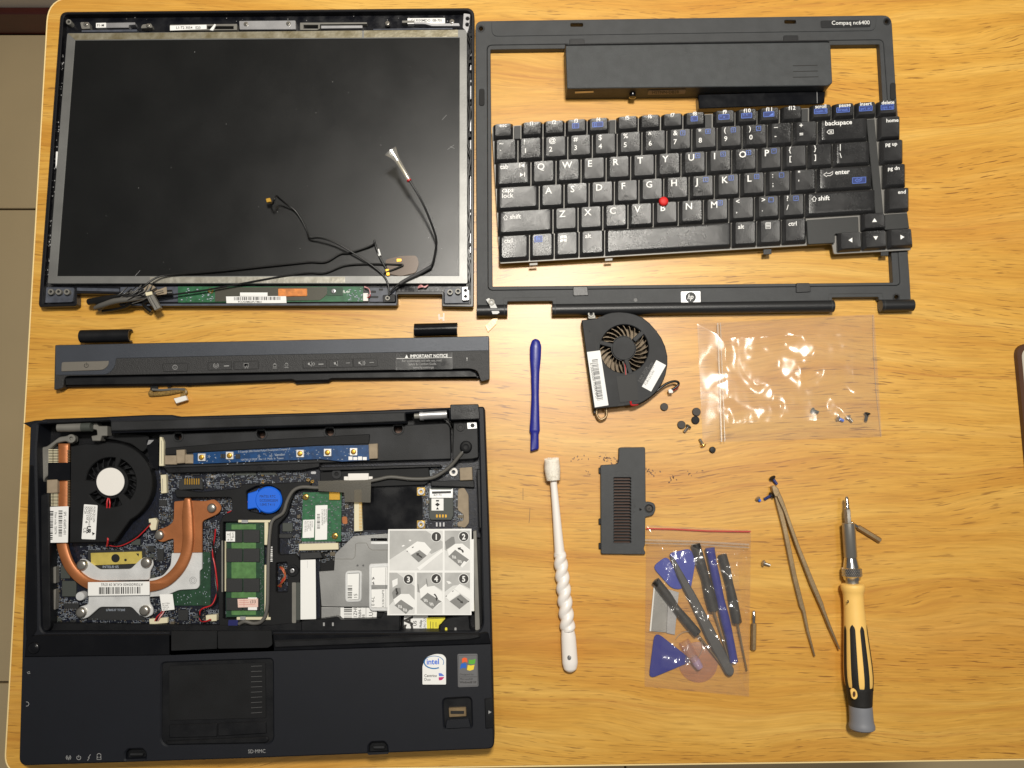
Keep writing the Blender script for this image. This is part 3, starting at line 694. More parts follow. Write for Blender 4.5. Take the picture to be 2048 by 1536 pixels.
def key(x0, x1, v0, v1, mat='key', zt=ZT, ins=(1.75, 1.75, 1.6, 1.9), round_=1.4, gap=.9, poly=None):
    """one cap: skirt quad in pixels, dished top; ins mm: left, right, back, front"""
    q = poly or [KV(x0 + gap, v0), KV(x1 - gap, v0), KV(x1 - gap, v1), KV(x0 + gap, v1)]
    w = [P(x, y, ZB) for x, y in q]
    if not poly:
        dv = (w[3] - w[0]).normalized() * .0003; w = [w[0] + dv, w[1] + dv, w[2] - dv, w[3] - dv]
    ex = (w[1] - w[0]).normalized(); ey = (w[3] - w[0]).normalized()
    l, r, b, f_ = [i * .001 for i in ins]
    t = [w[0] + ex * l + ey * b, w[1] - ex * r + ey * b, w[2] - ex * r - ey * f_, w[3] + ex * l - ey * f_]
    def rq(c, rad, n=3): return rnd([p[:2] for p in c], rad * .001, n) if False else _rq(c, rad * .001, n)
    B, T = _rq(w, .9e-3, 3), _rq(t, round_ * 1e-3, 3)
    n = len(B); zb = ZB * .001; z2 = zt * .001
    V = [(p[0], p[1], zb) for p in B] + [(p[0], p[1], zb + .0016) for p in B] + [(p[0], p[1], z2 - .00018) for p in T]
    T2 = [(p[0] + (c_[0] - p[0]) * .03, p[1] + (c_[1] - p[1]) * .03) for c_ in [(sum(q_[0] for q_ in T) / n, sum(q_[1] for q_ in T) / n)] for p in T]
    V += [(p[0], p[1], z2) for p in T2]
    F_ = []
    for k in range(3):
        for i in range(n): j = (i + 1) % n; F_.append((k * n + i, k * n + j, (k + 1) * n + j, (k + 1) * n + i))
    cx, cy = sum(p[0] for p in T) / n, sum(p[1] for p in T) / n
    o3 = 3 * n
    for q_ in (.78, .52, .26): V += [(cx + (p[0] - cx) * q_, cy + (p[1] - cy) * q_, z2 - .00026 * (1 - q_ * q_)) for p in T]
    V.append((cx, cy, z2 - .00026))
    for i in range(n):
        j = (i + 1) % n
        for k in range(3): F_.append((o3 + k * n + i, o3 + k * n + j, o3 + (k + 1) * n + j, o3 + (k + 1) * n + i))
        F_.append((o3 + 3 * n + i, o3 + 3 * n + j, o3 + 4 * n))
    if area2([p[:2] for p in w]) < 0: F_ = [tuple(reversed(x)) for x in F_]
    o = finish('key', V, F_, K[mat], KB, 30)
    px = (P(1400, 365, zt) - P(1399, 365, zt)).x
    o_ = t[0]; z3 = z2 + .0001
    return o, (lambda a, b: Vector((*(o_ + ex * (a * px) + ey * (b * px))[:2], z3))), (t[1] - t[0]).length / px, (t[3] - t[0]).length / px
def _rq(c, rad, n):
    out = []; m = len(c)
    for i in range(m):
        a, b, d = c[i - 1].xy, c[i].xy, c[(i + 1) % m].xy
        p0 = b + (a - b).normalized() * rad; p2 = b + (d - b).normalized() * rad
        for k in range(n + 1):
            t = k / n; out.append(p0 * (1 - t) ** 2 + b * 2 * t * (1 - t) + p2 * t * t)
    return out
def leg(o, mp, items):
    """legends printed on a cap: (text, x, y, size[, material, bold])"""
    by = {}
    for it in items:
        by.setdefault(it[4] if len(it) > 4 else 'prt', []).append(it)
    for mt, its in by.items():
        m = MB()
        for it in its:
            if callable(it[0]): it[0](m, mp, *it[1:4])
            else: text(it[0], it[1], it[2], it[3], 0, None, None, bold=it[5] if len(it) > 5 else .022, mp=mp, mb=m)
        m.build('legend', K[mt], o, 0)
def fpoly(m, mp, pts, dz=0.):
    b = len(m.v); q = [mp(*p) for p in pts]; m.v += [(v_.x, v_.y, v_.z + dz) for v_ in q]
    for a, c, d in tessellate_polygon([[Vector((v_.x, v_.y, 0)) for v_ in q]]):
        A, B, C = q[a], q[c], q[d]
        if (B.x - A.x) * (C.y - A.y) - (C.x - A.x) * (B.y - A.y) < 0: c, d = d, c
        m.face(b + a, b + c, b + d)
def box_(w, h):
    def f(m, mp, x, y, s):
        for l in ([(x, y), (x + w, y)], [(x + w, y), (x + w, y + h)], [(x + w, y + h), (x, y + h)], [(x, y + h), (x, y)]): fpoly(m, mp, band(l, .9))
    return f
def fill_(w, h):
    def f(m, mp, x, y, s): fpoly(m, mp, rc(x, y, x + w, y + h), -.00004)
    return f
def shape_(lines, wd=1.1):
    def f(m, mp, x, y, s):
        for l in lines: fpoly(m, mp, band([(x + a * s, y + b * s) for a, b in l], wd))
    return f
def solid_(*polys):
    def f(m, mp, x, y, s):
        for l in polys: fpoly(m, mp, [(x + a * s, y + b * s) for a, b in l])
    return f
VB = [0, .113, .284, .461, .636, .813, 1.0]
NB = 'blue'
def numbox(t, x=20, y=2): return [(box_(9, 9), x, y, 1, NB), (t, x + 2.6, y + 7.2, 8, NB, .0)]
def fnbox(t, x, y, w, h=10): return [(fill_(w, h), x, y, 1, 'bluef'), (box_(w, h), x, y, 1, NB), (t, x + 2.5, y + h - 2.4, 9, NB, .0)]
frow = [(985.7, 1027, 'esc'), (1042, 1086, 'f1'), (1086, 1130, 'f2'), (1130, 1174, 'f3'), (1174, 1218, 'f4'), (1231, 1276, 'f5'), (1276.5, 1320, 'f6'), (1321, 1365, 'f7'), (1365.5, 1409, 'f8'), (1424.5, 1469, 'f9'), (1469.5, 1513, 'f10'), (1513.5, 1557.5, 'f11'), (1558.5, 1602, 'f12'), (1617, 1661, 'scroll'), (1661.5, 1706, 'pause'), (1706.5, 1749, 'insert'), (1749.5, 1792, 'delete')]
fx = {'f3': fnbox('(', 9, 8.5, 13, 10), 'f4': fnbox('[]', 5, 8.5, 21, 10), 'f8': fnbox('i', 9, 8.5, 13, 10), 'f9': fnbox('* v', 5, 8.5, 21, 10), 'f10': fnbox('* ^', 5, 8.5, 21, 10), 'f11': [(fill_(21, 10), 5, 8.5, 1, 'bluef'), (box_(21, 10), 5, 8.5, 1, NB), (solid_([(0, 0), (9, 0), (9, -6)]), 15.5, 16.8, 1, NB)],
      'scroll': fnbox('num lk', 2, 8.5, 26), 'pause': fnbox('break', 2, 8.5, 26), 'insert': fnbox('prt sc', 2, 8.5, 26), 'delete': fnbox('sys rq', 2, 8.5, 26)}
for a, b, t in frow:
    o, mp, wd, ht = key(a, b, VB[0], VB[1], ins=(1.6, 1.6, .5, 1.7))
    sz = 11.5 if len(t) < 4 else 10.5
    leg(o, mp, [(t, (wd - .50 * sz * len(t)) / 2 + (1 if len(t) < 4 else 2), 7, sz, 'prt', .016)] + fx.get(t, []))
for a, b in ((1028.5, 1041), (1218.8, 1230.5), (1409.8, 1423.5), (1603, 1616)):
    slab('filler', rnd([KV(a, .01), KV(b, .01), KV(b, .105), KV(a, .105)], 1), 11.6, 9.01, K['keyd'], KB, .25)
bs = shape_([[(0, 4), (4, 0), (13, 0), (13, 8), (4, 8), (0, 4)], [(5.5, 2), (10.5, 6)], [(5.5, 6), (10.5, 2)]], 1.3)
rows = [
 (1, [(988, 1036, '~`'), (1036, 1086, '!1'), (1086, 1135.5, '@2'), (1135.5, 1184.5, '#3'), (1184.5, 1234, '$4'), (1234, 1283.5, '%5'), (1283.5, 1333, '^6'), (1333, 1383, '&7'), (1383, 1433.5, '*8'), (1433.5, 1483.5, '(9'), (1483.5, 1533.5, ')0'), (1533.5, 1583, '–-'), (1583, 1633, '+='), (1633.5, 1733, 'backspace'), (1752, 1798, 'home')]),
 (2, [(990.5, 1062, 'tab'), (1062, 1112, 'Q'), (1112, 1162, 'W'), (1162, 1212, 'E'), (1212, 1261, 'R'), (1261, 1311, 'T'), (1311, 1361.5, 'Y'), (1361.5, 1412, 'U'), (1412, 1462.5, 'I'), (1462.5, 1513, 'O'), (1513, 1562.5, 'P'), (1562.5, 1612.5, '{['), (1612.5, 1663, '}]'), (1663, 1737.5, '|\\'), (1756, 1804, 'pg up')]),
 (3, [(993, 1078.5, 'caps\nlock'), (1078.5, 1128, 'A'), (1128, 1178, 'S'), (1178, 1228.5, 'D'), (1228.5, 1277.5, 'F'), (1277.5, 1327, 'G'), (1327, 1377.5, 'H'), (1377.5, 1428, 'J'), (1428, 1478.5, 'K'), (1478.5, 1529, 'L'), (1529, 1580.5, ':;'), (1580.5, 1630.5, '"\''), (1630.5, 1742, 'enter'), (1762, 1809, 'pg dn')]),
 (4, [(995.5, 1106, 'shift'), (1106, 1156, 'Z'), (1156, 1205.5, 'X'), (1205.5, 1255.5, 'C'), (1255.5, 1306, 'V'), (1306, 1356, 'B'), (1356, 1406, 'N'), (1406, 1457, 'M'), (1457, 1508, '<,'), (1508, 1557.5, '>.'), (1557.5, 1608, '?/'), (1608, 1748.5, 'shift'), (1767, 1816, 'end')]),
 (5, [(997.5, 1059, 'ctrl'), (1059, 1108.5, 'fn'), (1108.5, 1158, 'win'), (1158, 1209, 'alt'), (1209, 1461.5, ''), (1461.5, 1512, 'alt'), (1512, 1561.5, 'menu'), (1561.5, 1611, 'ctrl')])]
nb = {'&7': '7', '*8': '8', '(9': '9', ')0': '/', 'U': '4', 'I': '5', 'O': '6', 'P': '*', 'J': '1', 'K': '2', 'L': '3', ':;': '-', 'M': '0', '>.': '.', '?/': '+'}
up_arrow = shape_([[(0, 6), (5, 0), (10, 6), (7.5, 6), (7.5, 10), (2.5, 10), (2.5, 6), (0, 6)]], 1.3)
ent = shape_([[(0, 5), (7, 0), (7, 3), (13, 3), (19, -1), (18, 5), (13, 8), (7, 7), (7, 10), (0, 5)]], 1.2)
for r, ks in rows:
    for a, b, t in ks:
        o, mp, wd, ht = key(a, b, VB[r], VB[r + 1], ins=(1.9, 1.9, .75, 1.75) if b - a > 46 else (1.7, 1.5, .75, 1.6))
        if t == '': continue
        L = []
        if t == 'backspace': L = [(t, 6, 11, 13.5, 'prt', .016), (bs, 10, 21, 1.0)]
        elif t == 'tab': L = [(t, 4, 12, 13.5, 'prt', .016), (solid_([(0, 0), (1.6, 0), (1.6, 9), (0, 9)], [(10, 0), (10, 9), (3, 4.5)]), 43, 3, 1), (solid_([(8.4, 0), (10, 0), (10, 9), (8.4, 9)], [(0, 0), (0, 9), (7, 4.5)]), 44, 22, 1)]
        elif t == 'caps\nlock': L = [('caps', 5, 10, 13.5, 'prt', .016), ('lock', 5, 21.5, 13.5, 'prt', .016)]
        elif t == 'enter': L = [(ent, 6, 8, 1), ('enter', 29, 14, 13.5, 'prt', .016), (fill_(27, 12), 64, 23, 1, 'bluef'), (box_(27, 12), 64, 23, 1, NB), (ent, 69, 25, .75, NB)]
        elif t == 'shift': L = [(up_arrow, 5, 7, 1), ('shift', 18, 16, 13.5, 'prt', .016)]
        elif t in ('home', 'pg up', 'pg dn', 'end'): L = [(t, wd - 6.6 * len(t) - 1, 12, 11, 'prt', .016)]
        elif t == 'fn': L = [(fill_(15, 12), 4, 4, 1, 'bluef'), (box_(15, 12), 4, 4, 1, NB), ('fn', 6.5, 13, 12, NB)]
        elif t == 'win': L = [(solid_([(0, 2), (5.5, 0), (5.5, 6), (0, 8)], [(6.8, 0), (13, 1.5), (13, 7.5), (6.8, 6)], [(0, 9.2), (5.5, 7.2), (5.5, 13.2), (0, 15)], [(6.8, 7.2), (13, 8.7), (13, 14.7), (6.8, 13)]), 5, 5, 1)]
        elif t == 'menu': L = [(shape_([[(0, 0), (9, 0), (9, 12), (0, 12), (0, 0)], [(1, 2.5), (8, 2.5)], [(1, 5.5), (8, 5.5)], [(1, 8.5), (8, 8.5)]], 1.3), 10, 5, 1)]
        elif t in ('ctrl', 'alt'): L = [(t, 5, 14, 12.5, 'prt', .016)]
        elif len(t) == 1: L = [(t, 6, 18, 19, 'prt', .016)]
        else: L = [(t[0], 5, 12.5, 14.5, 'prt', .012), (t[1], 5.5, 31, 14.5, 'prt', .012)]
        if t in nb: L += numbox(nb[t], 21 if len(t) == 1 else 20, 4)
        leg(o, mp, L)
        if t in 'FJ' and len(t) == 1:
            m = MB(); fpoly(m, mp, band([(12, 32), (19, 31.7)], 1.5), .0002); m.build('home_ridge', K['ink'], o, 0)
# arrow block and blank panels
tri = {'up': [(0, 8), (5, 0), (10, 8)], 'down': [(0, 0), (10, 0), (5, 8)], 'left': [(8, 0), (8, 10), (0, 5)], 'right': [(0, 0), (8, 5), (0, 10)]}
for nm, q in (('up', [(1719, 431), (1766, 428.5), (1768, 461), (1720, 464)]), ('left', [(1672, 468), (1719, 465.5), (1721, 502), (1673, 505)]), ('down', [(1721, 465), (1768.5, 462.5), (1771, 499), (1722.5, 502)]), ('right', [(1771, 462), (1820, 459.5), (1823, 496), (1773, 499)])):
    o, mp, wd, ht = key(0, 0, 0, 0, ins=(1.8, 1.5, .5, 1.5), poly=q)
    leg(o, mp, [(solid_(tri[nm]), wd / 2 - 5 + (3 if nm == 'right' else 0), ht / 2 - 5, 1)])
slab('filler', rnd([(1613, 440), (1717, 433), (1718, 465), (1670, 468), (1670, 486), (1616, 489)], 3), 12, 9.01, K['keyd'], KB, .4)
slab('filler', rnd([(1769, 429), (1815, 426), (1819, 457), (1770, 460)], 3), 12, 9.01, K['keyd'], KB, .4)
slab('filler', rnd([(1733, 239), (1749, 238), (1767, 426), (1751, 427)], 1), 11.8, 9.01, K['keyd'], KB, .3)
MB().lathe(1327, 403, [(1.5, 9), (1.5, 13), (3.4, 13.6), (3.7, 15), (3.4, 16.2), (2.4, 16.9), (1, 17.1)], 18, 15).build('pointing_stick', K['red'], KB, 60)
# ---------------------------------------------------------------- switch cover strip
SW = thing('hinge_cover_strip', 545, 725, 'long dark grey laptop switch cover strip with silver power button', 'cover strip')
slab('body', rnd([(110, 690), (978, 672), (979, 759), (962, 763), (955, 741), (940, 737), (128, 752), (126, 776), (108, 780)], [2, 2, 4, 3, 10, 6, 10, 4, 3], 4), 7.6, .2, K['swblk'], SW, .3)
slab('front_slope', rnd([(127, 753), (941, 738), (954, 744), (960, 757), (662, 760), (658, 763), (590, 765), (584, 762), (390, 770), (128, 774)], 2), 5.2, .3, K['black'], SW, 1.6)
for q in ([(333, 768), (342, 768), (341, 774), (334, 774)], [(372, 767), (384, 767), (383, 772), (373, 772)], [(590, 763), (660, 759), (658, 765), (592, 768)]): slab('clip_tab', rnd(q, 1.5), 3, .3, K['black'], SW, .3)
slab('metallic_panel', rnd([(111, 690.6), (977.5, 672.6), (977.5, 701), (540, 709.6), (232, 716.5), (229, 735), (215, 749), (118, 750), (111, 750)], [2, 1, 1, 0, 3, 10, 10, 3, 2], 4), 8.0, 7.61, K['swgrey'], SW, .2)
pb = slab('power_button', rnd([(123, 724), (217, 721.5), (216, 731), (207, 740), (122, 743)], [4, 1, 6, 8, 3], 4), 8.7, 8.01, K['silver'], SW, .3)
pim = MB(); pim.flat(arc(172.5, 731, 4.6, -60, 240, 14) + arc(172.5, 731, 3.5, 240, -60, 14), 8.78); pim.flat(band([(172.5, 725), (172.5, 731)], 1.1), 8.79); pim.build('power_icon', K['ink'], pb, 0)
def swb(q, icons):
    o = slab('button', rnd(q, 1), 8.0, 7.62, K['swblk'], SW, .12)
    m = MB(); l = [*q, q[0]]
    for i in range(4): m.flat(band([l[i], l[i + 1]], 2.2), 7.68)
    m.build('button_gap', K['ink'], o, 0)
    strokes(icons, .8, 8.06, K['prtg'], o, 'button_icon')
    return o
def cir(x, y, r, a0=0, a1=360): return arc(x, y, r, a0, a1, 12)
def spk(x, y): return [[(x - 5, y - 2), (x - 2, y - 2), (x + 2, y - 5), (x + 2, y + 5), (x - 2, y + 2), (x - 5, y + 2), (x - 5, y - 2)]]
swb([(326, 728), (374, 726.5), (374.5, 742), (326.5, 743)], [cir(350, 734.5, 4.6), [(350, 733), (350, 737.5)], [(349.5, 731), (350.5, 731)]])
swb([(416, 725), (463, 724), (463, 739), (416, 740)], [cir(432, 731, 2.5, -60, 60), cir(432, 731, 5, -60, 60), cir(432, 731, 2.5, 120, 240), cir(432, 731, 5, 120, 240), [(432, 731), (432, 738)], [(448, 731.5), (458, 731.2)], [(448, 732.4), (458, 732.1)]])
swb([(468, 724), (516, 722.5), (516.5, 737.5), (468.5, 739)], [[(488, 727), (497, 726.8), (497, 734), (488, 734), (488, 727)], [(490, 737), (493, 732), (496, 737)]])
for x, y in ((549.5, 729), (573, 728)):
    strokes([[(x - 3, y), (x + 3, y), (x + 3, y + 4), (x - 3, y + 4), (x - 3, y)], cir(x, y, 2, 180, 360), [(x - 4, y + 7), (x + 4, y + 7)]], .8, 7.68, K['prtg'], SW, 'lock_icon')
swb([(606, 721), (653, 720), (653.5, 735), (606.5, 736)], spk(621, 728) + [cir(627, 728, 2.4), [(637, 728), (647, 727.7)], [(637, 729), (647, 728.7)]])
swb([(658, 719), (705, 718), (705.5, 734), (658.5, 735)], spk(673, 727) + [[(692, 726), (700, 725.7)]])
swb([(707, 718), (754, 716.5), (754.5, 732.5), (707.5, 734)], spk(722, 726) + [cir(725, 726, 3, -60, 60), cir(725, 726, 5, -60, 60), [(739, 725), (748, 724.7)]])
lb = slab('notice_label', rnd([(791, 707), (905, 704.5), (905.5, 738), (791.5, 740)], 1), 7.75, 7.61, K['gloss'], SW)
text('IMPORTANT NOTICE', 820, 715.5, 9, 7.82, K['prt'], lb, -1, .02, sx=.88)
m = MB(); m.flat([(810, 716), (813, 709), (816.5, 715.8)], 7.82); m.flat(band([(793, 717.2), (904, 715)], .7), 7.82); m.build('warning_sign', K['prt'], lb, 0)
for i, (t, x) in enumerate((('For comfortable and safe use, read', 804), ('Safety & Comfort Guide.', 817), ('www.hp.com/ergo', 826))): text(t, x, 724 + i * 6.6, 7, 7.82, K['prtg'], lb, -1, .0, sx=.8)
slab('microphone_hole', rnd([(940, 717), (949, 717), (950, 721), (941, 721)], 2), 7.75, 7.61, K['ink'], SW)
strokes([[(934, 715), (934, 719)], [(934, 720.3), (934, 721.3)]], 1, 7.7, K['prt'], SW, 'microphone_icon')
for x0, x1, y0, y1, r in ((163, 262, 673, 671, 5.0), (829, 915, 660, 658, 4.9)):     # half-round hinge covers, open underneath
    v = []; f = []; n = 14; A, B = P(x0, y0, 5), P(x1, y1, 5)
    for j, rad in enumerate((r, r - .9)):
        for e in (A, B):
            for k in range(n + 1):
                a = math.radians(-35 + 250 * k / n); v.append((e.x, e.y + rad * .001 * math.cos(a), e.z + rad * .001 * math.sin(a)))
    q = n + 1
    for k in range(n):
        f.append((k, k + 1, q + k + 1, q + k)); f.append((2 * q + k, 3 * q + k, 3 * q + k + 1, 2 * q + k + 1))
        f.append((k, 2 * q + k, 2 * q + k + 1, k + 1)); f.append((q + k, q + k + 1, 3 * q + k + 1, 3 * q + k))
    for k in (0, n): f.append((k, q + k, 3 * q + k, 2 * q + k))
    finish('hinge_cover', v, f, K['gloss'] if x0 > 500 else K['black'], SW, 40)
slab('flex_cable', [(301, 769), (316, 768), (315, 782), (300, 783)], 2.6, 2.2, K['black'], SW)
tube('ribbon_cable', [(303, 781, 2.2), (300, 788, 2), (312, 788, 1.8), (340, 785, 1.8), (366, 780, 2), (371, 785, 2.4), (362, 792, 2.6)], [1.3, 1.5, 1.7, 1.8, 1.7, 1.5, 1.4], M('amber_flex', (150, 120, 62), .4, col2=(96, 74, 40), var=(900, .4)), SW, 8, 5, .5)
tube('ribbon_cable', [(304, 779, 3), (325, 780, 2.6), (350, 778, 2.6), (370, 779, 2.8)], .9, K['gwire'], SW, 8, 5, .5)
slab('plug', rnd([(347, 797), (371, 791), (374, 800), (352, 807)], 1), 5.5, 2.5, K['whitep'], SW, .3)

# ---------------------------------------------------------------- laptop base
LB = thing('opened_laptop', 510, 1180, 'opened navy laptop base showing fan, copper heat pipe and circuit boards', 'laptop base')
outl = rnd([(60, 846), (90, 838), (200, 834), (300, 829.5), (345, 829.5), (353, 833), (640, 825), (898, 815), (969, 813), (978, 1060), (983, 1250), (989, 1498), (500, 1517), (37, 1532), (45, 1250), (58, 900)], [6, 0, 0, 3, 3, 3, 0, 0, 6, 0, 0, 15, 0, 17, 0, 0], 6)
slab('bottom_case', outl, 7, 0, K['black'], LB, 1)
well = rnd([(76, 848), (220, 842), (221, 866), (810, 846), (810, 827), (897, 820), (899, 841), (957, 838), (961, 1000), (966, 1250), (958, 1264), (86, 1266), (80, 1255), (72, 900)], [4, 2, 2, 2, 2, 2, 2, 8, 0, 10, 6, 10, 6, 0], 5)
tp = rnd([(323, 1326), (545, 1318), (546, 1480), (534, 1488), (330, 1491), (322, 1480)], 8, 4)
fp = rnd([(886, 1398), (942, 1395), (944, 1456), (889, 1460)], 8, 4)
l1, l2 = rnd([(250, 1506), (256, 1499), (284, 1498), (291, 1506), (291, 1518), (250, 1520)], 3), rnd([(737, 1492), (743, 1485), (768, 1484), (774, 1491), (775, 1505), (737, 1507)], 3)
sb = rnd([(969, 1397), (986, 1396), (988, 1456), (971, 1458)], 3)
slab('top_case', outl, 24, 7.001, K['palm'], LB, 1.0, [well, tp, fp, l1, l2])
# rear barrel and edge trim
slab('rear_barrel', rnd([(221, 843), (640, 829), (810, 824), (811, 843), (640, 850), (221, 862)], 2), 25.6, 24.01, K['dusty'], LB, .7)
slab('rear_spur', rnd([(46, 846), (70, 841), (92, 840), (72, 852), (62, 856)], 1), 22, 14, K['black'], LB, .4)
slab('rear_trim', rnd([(92, 840), (216, 836), (218, 841), (94, 847)], 2), 25, 24.01, K['black'], LB, .4)
hb = slab('hinge_cap', rnd([(900, 809), (957, 808), (960, 838), (901, 840)], 3), 26, 24.01, K['black'], LB, .5)
for k in range(7): slab('pin_hole', rc(909 + k * 6.4, 818 + (k % 2) * 3, 912.5 + k * 6.4, 822 + (k % 3)), 26.1, 26.01, K['ink'], hb)
# black glossy step between well and palm rest, side rails
slab('front_bevel', rnd([(52, 1272), (90, 1269), (960, 1266), (976, 1262), (982, 1289), (546, 1303), (544, 1264), (341, 1266), (341, 1311), (48, 1315)], [10, 0, 0, 10, 2, 2, 2, 2, 2, 2], 4), 24.9, 24.01, K['gloss'], LB, .8)
slab('front_ridge', rnd([(546, 1281), (930, 1268), (958, 1267), (962, 1276), (940, 1281), (548, 1297)], 4), 26.2, 24.91, K['black'], LB, 1.1)
slab('side_rail', rnd([(58, 930), (66, 930), (72, 1150), (72, 1262), (60, 1280), (52, 1285), (50, 1250), (53, 1100)], 3), 25, 24.01, K['gloss'], LB, .8)
MB().lathe(68, 1296, [(4.2, 24.0), (4.2, 25.2), (3.2, 26), (1.2, 26.4)], 18, 25).build('corner_boss', K['gloss'], LB, 60)
slab('inner_rail', rnd([(81, 990), (97, 985), (100, 1255), (96, 1262), (86, 1262), (82, 1250)], 3), 20.5, 7.01, K['black'], LB, .6)
slab('inner_rail', rnd([(953, 938), (962, 938), (966, 1055), (958, 1058)], 2), 21.5, 7.01, K['black'], LB, .6)
slab('front_wall', rnd([(100, 1246), (350, 1250), (540, 1250), (640, 1240), (645, 1262), (100, 1262)], 2), 16, 7.01, K['black'], LB, .5)
# circuit board
mb = slab('motherboard', [(97, 918), (300, 915), (960, 905), (961, 1075), (640, 1078), (640, 1255), (98, 1256)], 10.5, 9, K['pcb'], LB)
m = MB(); sk = MB(); cg = MB(); rr = random.Random(21)
def scatter(x0, y0, x1, y1, n):
    for _ in range(int(n * 1.8)):
        x, y = rr.uniform(x0, x1), rr.uniform(y0, y1); t = rr.random()
        if t < .5:
            w_, h_ = (rr.uniform(1.4, 3), rr.uniform(1, 2)) if rr.random() < .5 else (rr.uniform(1, 2), rr.uniform(1.4, 3))
            (m if rr.random() < .45 else cg).prism(rc(x, y, x + w_, y + h_), 10.5 + rr.uniform(.3, 1.2), 10.5)
        elif t < .85:
            l = rr.uniform(1.5, 7); q = [(x, y), (x + l, y)] if rr.random() < .5 else [(x, y), (x, y + l)]
            sk.flat(band(q, rr.uniform(.4, .8)), 10.58)
        else:
            w_, h_ = rr.uniform(3, 8), rr.uniform(2.5, 6)
            for l in ([(x, y), (x + w_, y)], [(x + w_, y), (x + w_, y + h_)], [(x + w_, y + h_), (x, y + h_)], [(x, y + h_), (x, y)]): sk.flat(band(l, .5), 10.58)
for a in ((318, 990, 345, 1100, 120), (318, 940, 345, 990, 40), (340, 940, 620, 975, 260), (400, 985, 470, 1030, 110), (405, 1040, 440, 1105, 90), (105, 1195, 330, 1256, 420), (100, 1090, 130, 1240, 90), (160, 1088, 320, 1118, 120), (285, 1060, 350, 1160, 200), (330, 1215, 450, 1256, 150),
          (575, 985, 606, 1110, 120), (600, 1085, 700, 1120, 130), (682, 985, 708, 1075, 50), (845, 940, 862, 1058, 60), (905, 975, 925, 1058, 80), (548, 1120, 578, 1190, 40), (640, 1065, 780, 1078, 60), (850, 930, 912, 952, 50)): scatter(*a)
kind(m.build('tan_components', K['comp'], mb, 0), 'stuff'); kind(cg.build('grey_components', K['compg'], mb, 0), 'stuff')
sk.build('silk_lines', K['silk'], mb, 0)
text('SPS', 318, 1100, 5, 10.6, K['silk'], mb)
def chip(x0, y0, x1, y1, h=1.4, mat='chip', z=10.5, pins=0, parent=None):
    o = slab('chip', rc(x0, y0, x1, y1, .6, 2), z + h, z, K[mat], parent or mb, .15)
    if pins:
        pm = MB(); n = max(2, int((x1 - x0) / 3.6))
        for k in range(n):
            x = x0 + (k + .5) * (x1 - x0) / n
            pm.prism(rc(x - .6, y0 - 2.2, x + .6, y0), z + .5, z); pm.prism(rc(x - .6, y1, x + .6, y1 + 2.2), z + .5, z)
        pm.build('pins', K['plate'], o, 0)
    return o
chip(124, 1162, 152, 1193, 1.5, 'chipgr'); chip(121, 1131, 140, 1157, 1.4, 'chipgr'); chip(128, 1207, 157, 1217, 1.6, pins=1)
chip(318, 1000, 333, 1012, 1.3, pins=1); chip(356, 1220, 376, 1241); chip(314, 1098, 327, 1122); chip(296, 1092, 308, 1104); chip(565, 1046, 585, 1063, 1.2, 'chipgr'); chip(556, 1068, 584, 1076)
chip(912, 1000, 924, 1013, 1.3, pins=1); chip(262, 1078, 280, 1090, 1.6, 'chipgr'); chip(322, 1140, 333, 1160); chip(384, 942, 400, 950); chip(470, 942, 512, 951, .6, 'chipgr'); chip(520, 943, 552, 950, .6, 'chipgr')
rr = random.Random(77)
for q in ((320, 1003), (335, 1030), (322, 1040), (408, 1052), (416, 1078), (426, 1096), (112, 1236), (190, 1246), (232, 1246), (262, 1247), (340, 1244), (386, 1232), (440, 962), (455, 948), (560, 955), (590, 1000), (594, 1030), (590, 1080), (640, 1108), (660, 1104), (612, 1112), (690, 1010), (696, 1058), (852, 1000), (916, 1030), (140, 1240), (302, 1150), (330, 1172), (300, 1108), (340, 1085)):
    w_, h_ = rr.uniform(5, 12), rr.uniform(4, 8); chip(q[0], q[1], q[0] + w_, q[1] + h_, rr.uniform(.6, 1.8), rr.choice(('chip', 'chip', 'chipgr', 'comp')), pins=rr.random() < .5)
for x, y in ((424, 953), (417, 967), (525, 949), (526, 964), (616, 960), (625, 963)): ring(x, y, 3.4, 1.6, 10.9, 10.51, 'brass', mb, 'via_ring', 10)
for q in (rnd([(421, 951), (431, 951), (431, 955), (421, 955)], 2), rnd([(622, 943), (632, 943), (632, 948), (622, 948)], 2), rnd([(415, 962), (419, 962), (419, 971), (415, 971)], 2)): slab('solder_pad', q, 10.9, 10.51, K['plate'], mb)
# rear tray with switch board
slab('rear_tray', rnd([(318, 868), (812, 850), (900, 846), (902, 918), (640, 926), (330, 936), (318, 934)], 3), 16, 7.01, K['dusty'], LB, .5, [ci(356, 873, 7.5), ci(522, 868, 9), ci(659, 863, 9), ci(796, 857.5, 9)])
for x, y, r in ((522, 868, 9), (659, 863, 9), (796, 857.5, 9), (356, 873, 7.5)):
    ring(x, y, r + 3.5, r, 16.6, 16.01, 'dusty', LB, 'hole_collar', 20)
    slab('hole_floor', ci(x, y, r), 8.2, 7.05, K['brown'], LB)
slab('tray_lip', rnd([(330, 896), (520, 880), (740, 868), (738, 888), (640, 891), (386, 905), (330, 911)], 3), 16.9, 16.01, K['blackm'], LB, .4)
bb = slab('switch_board', [(386, 906), (640, 892), (739, 890), (739, 920), (684, 923), (640, 918), (386, 928)], 18, 17.0, K['pcbb'], LB)
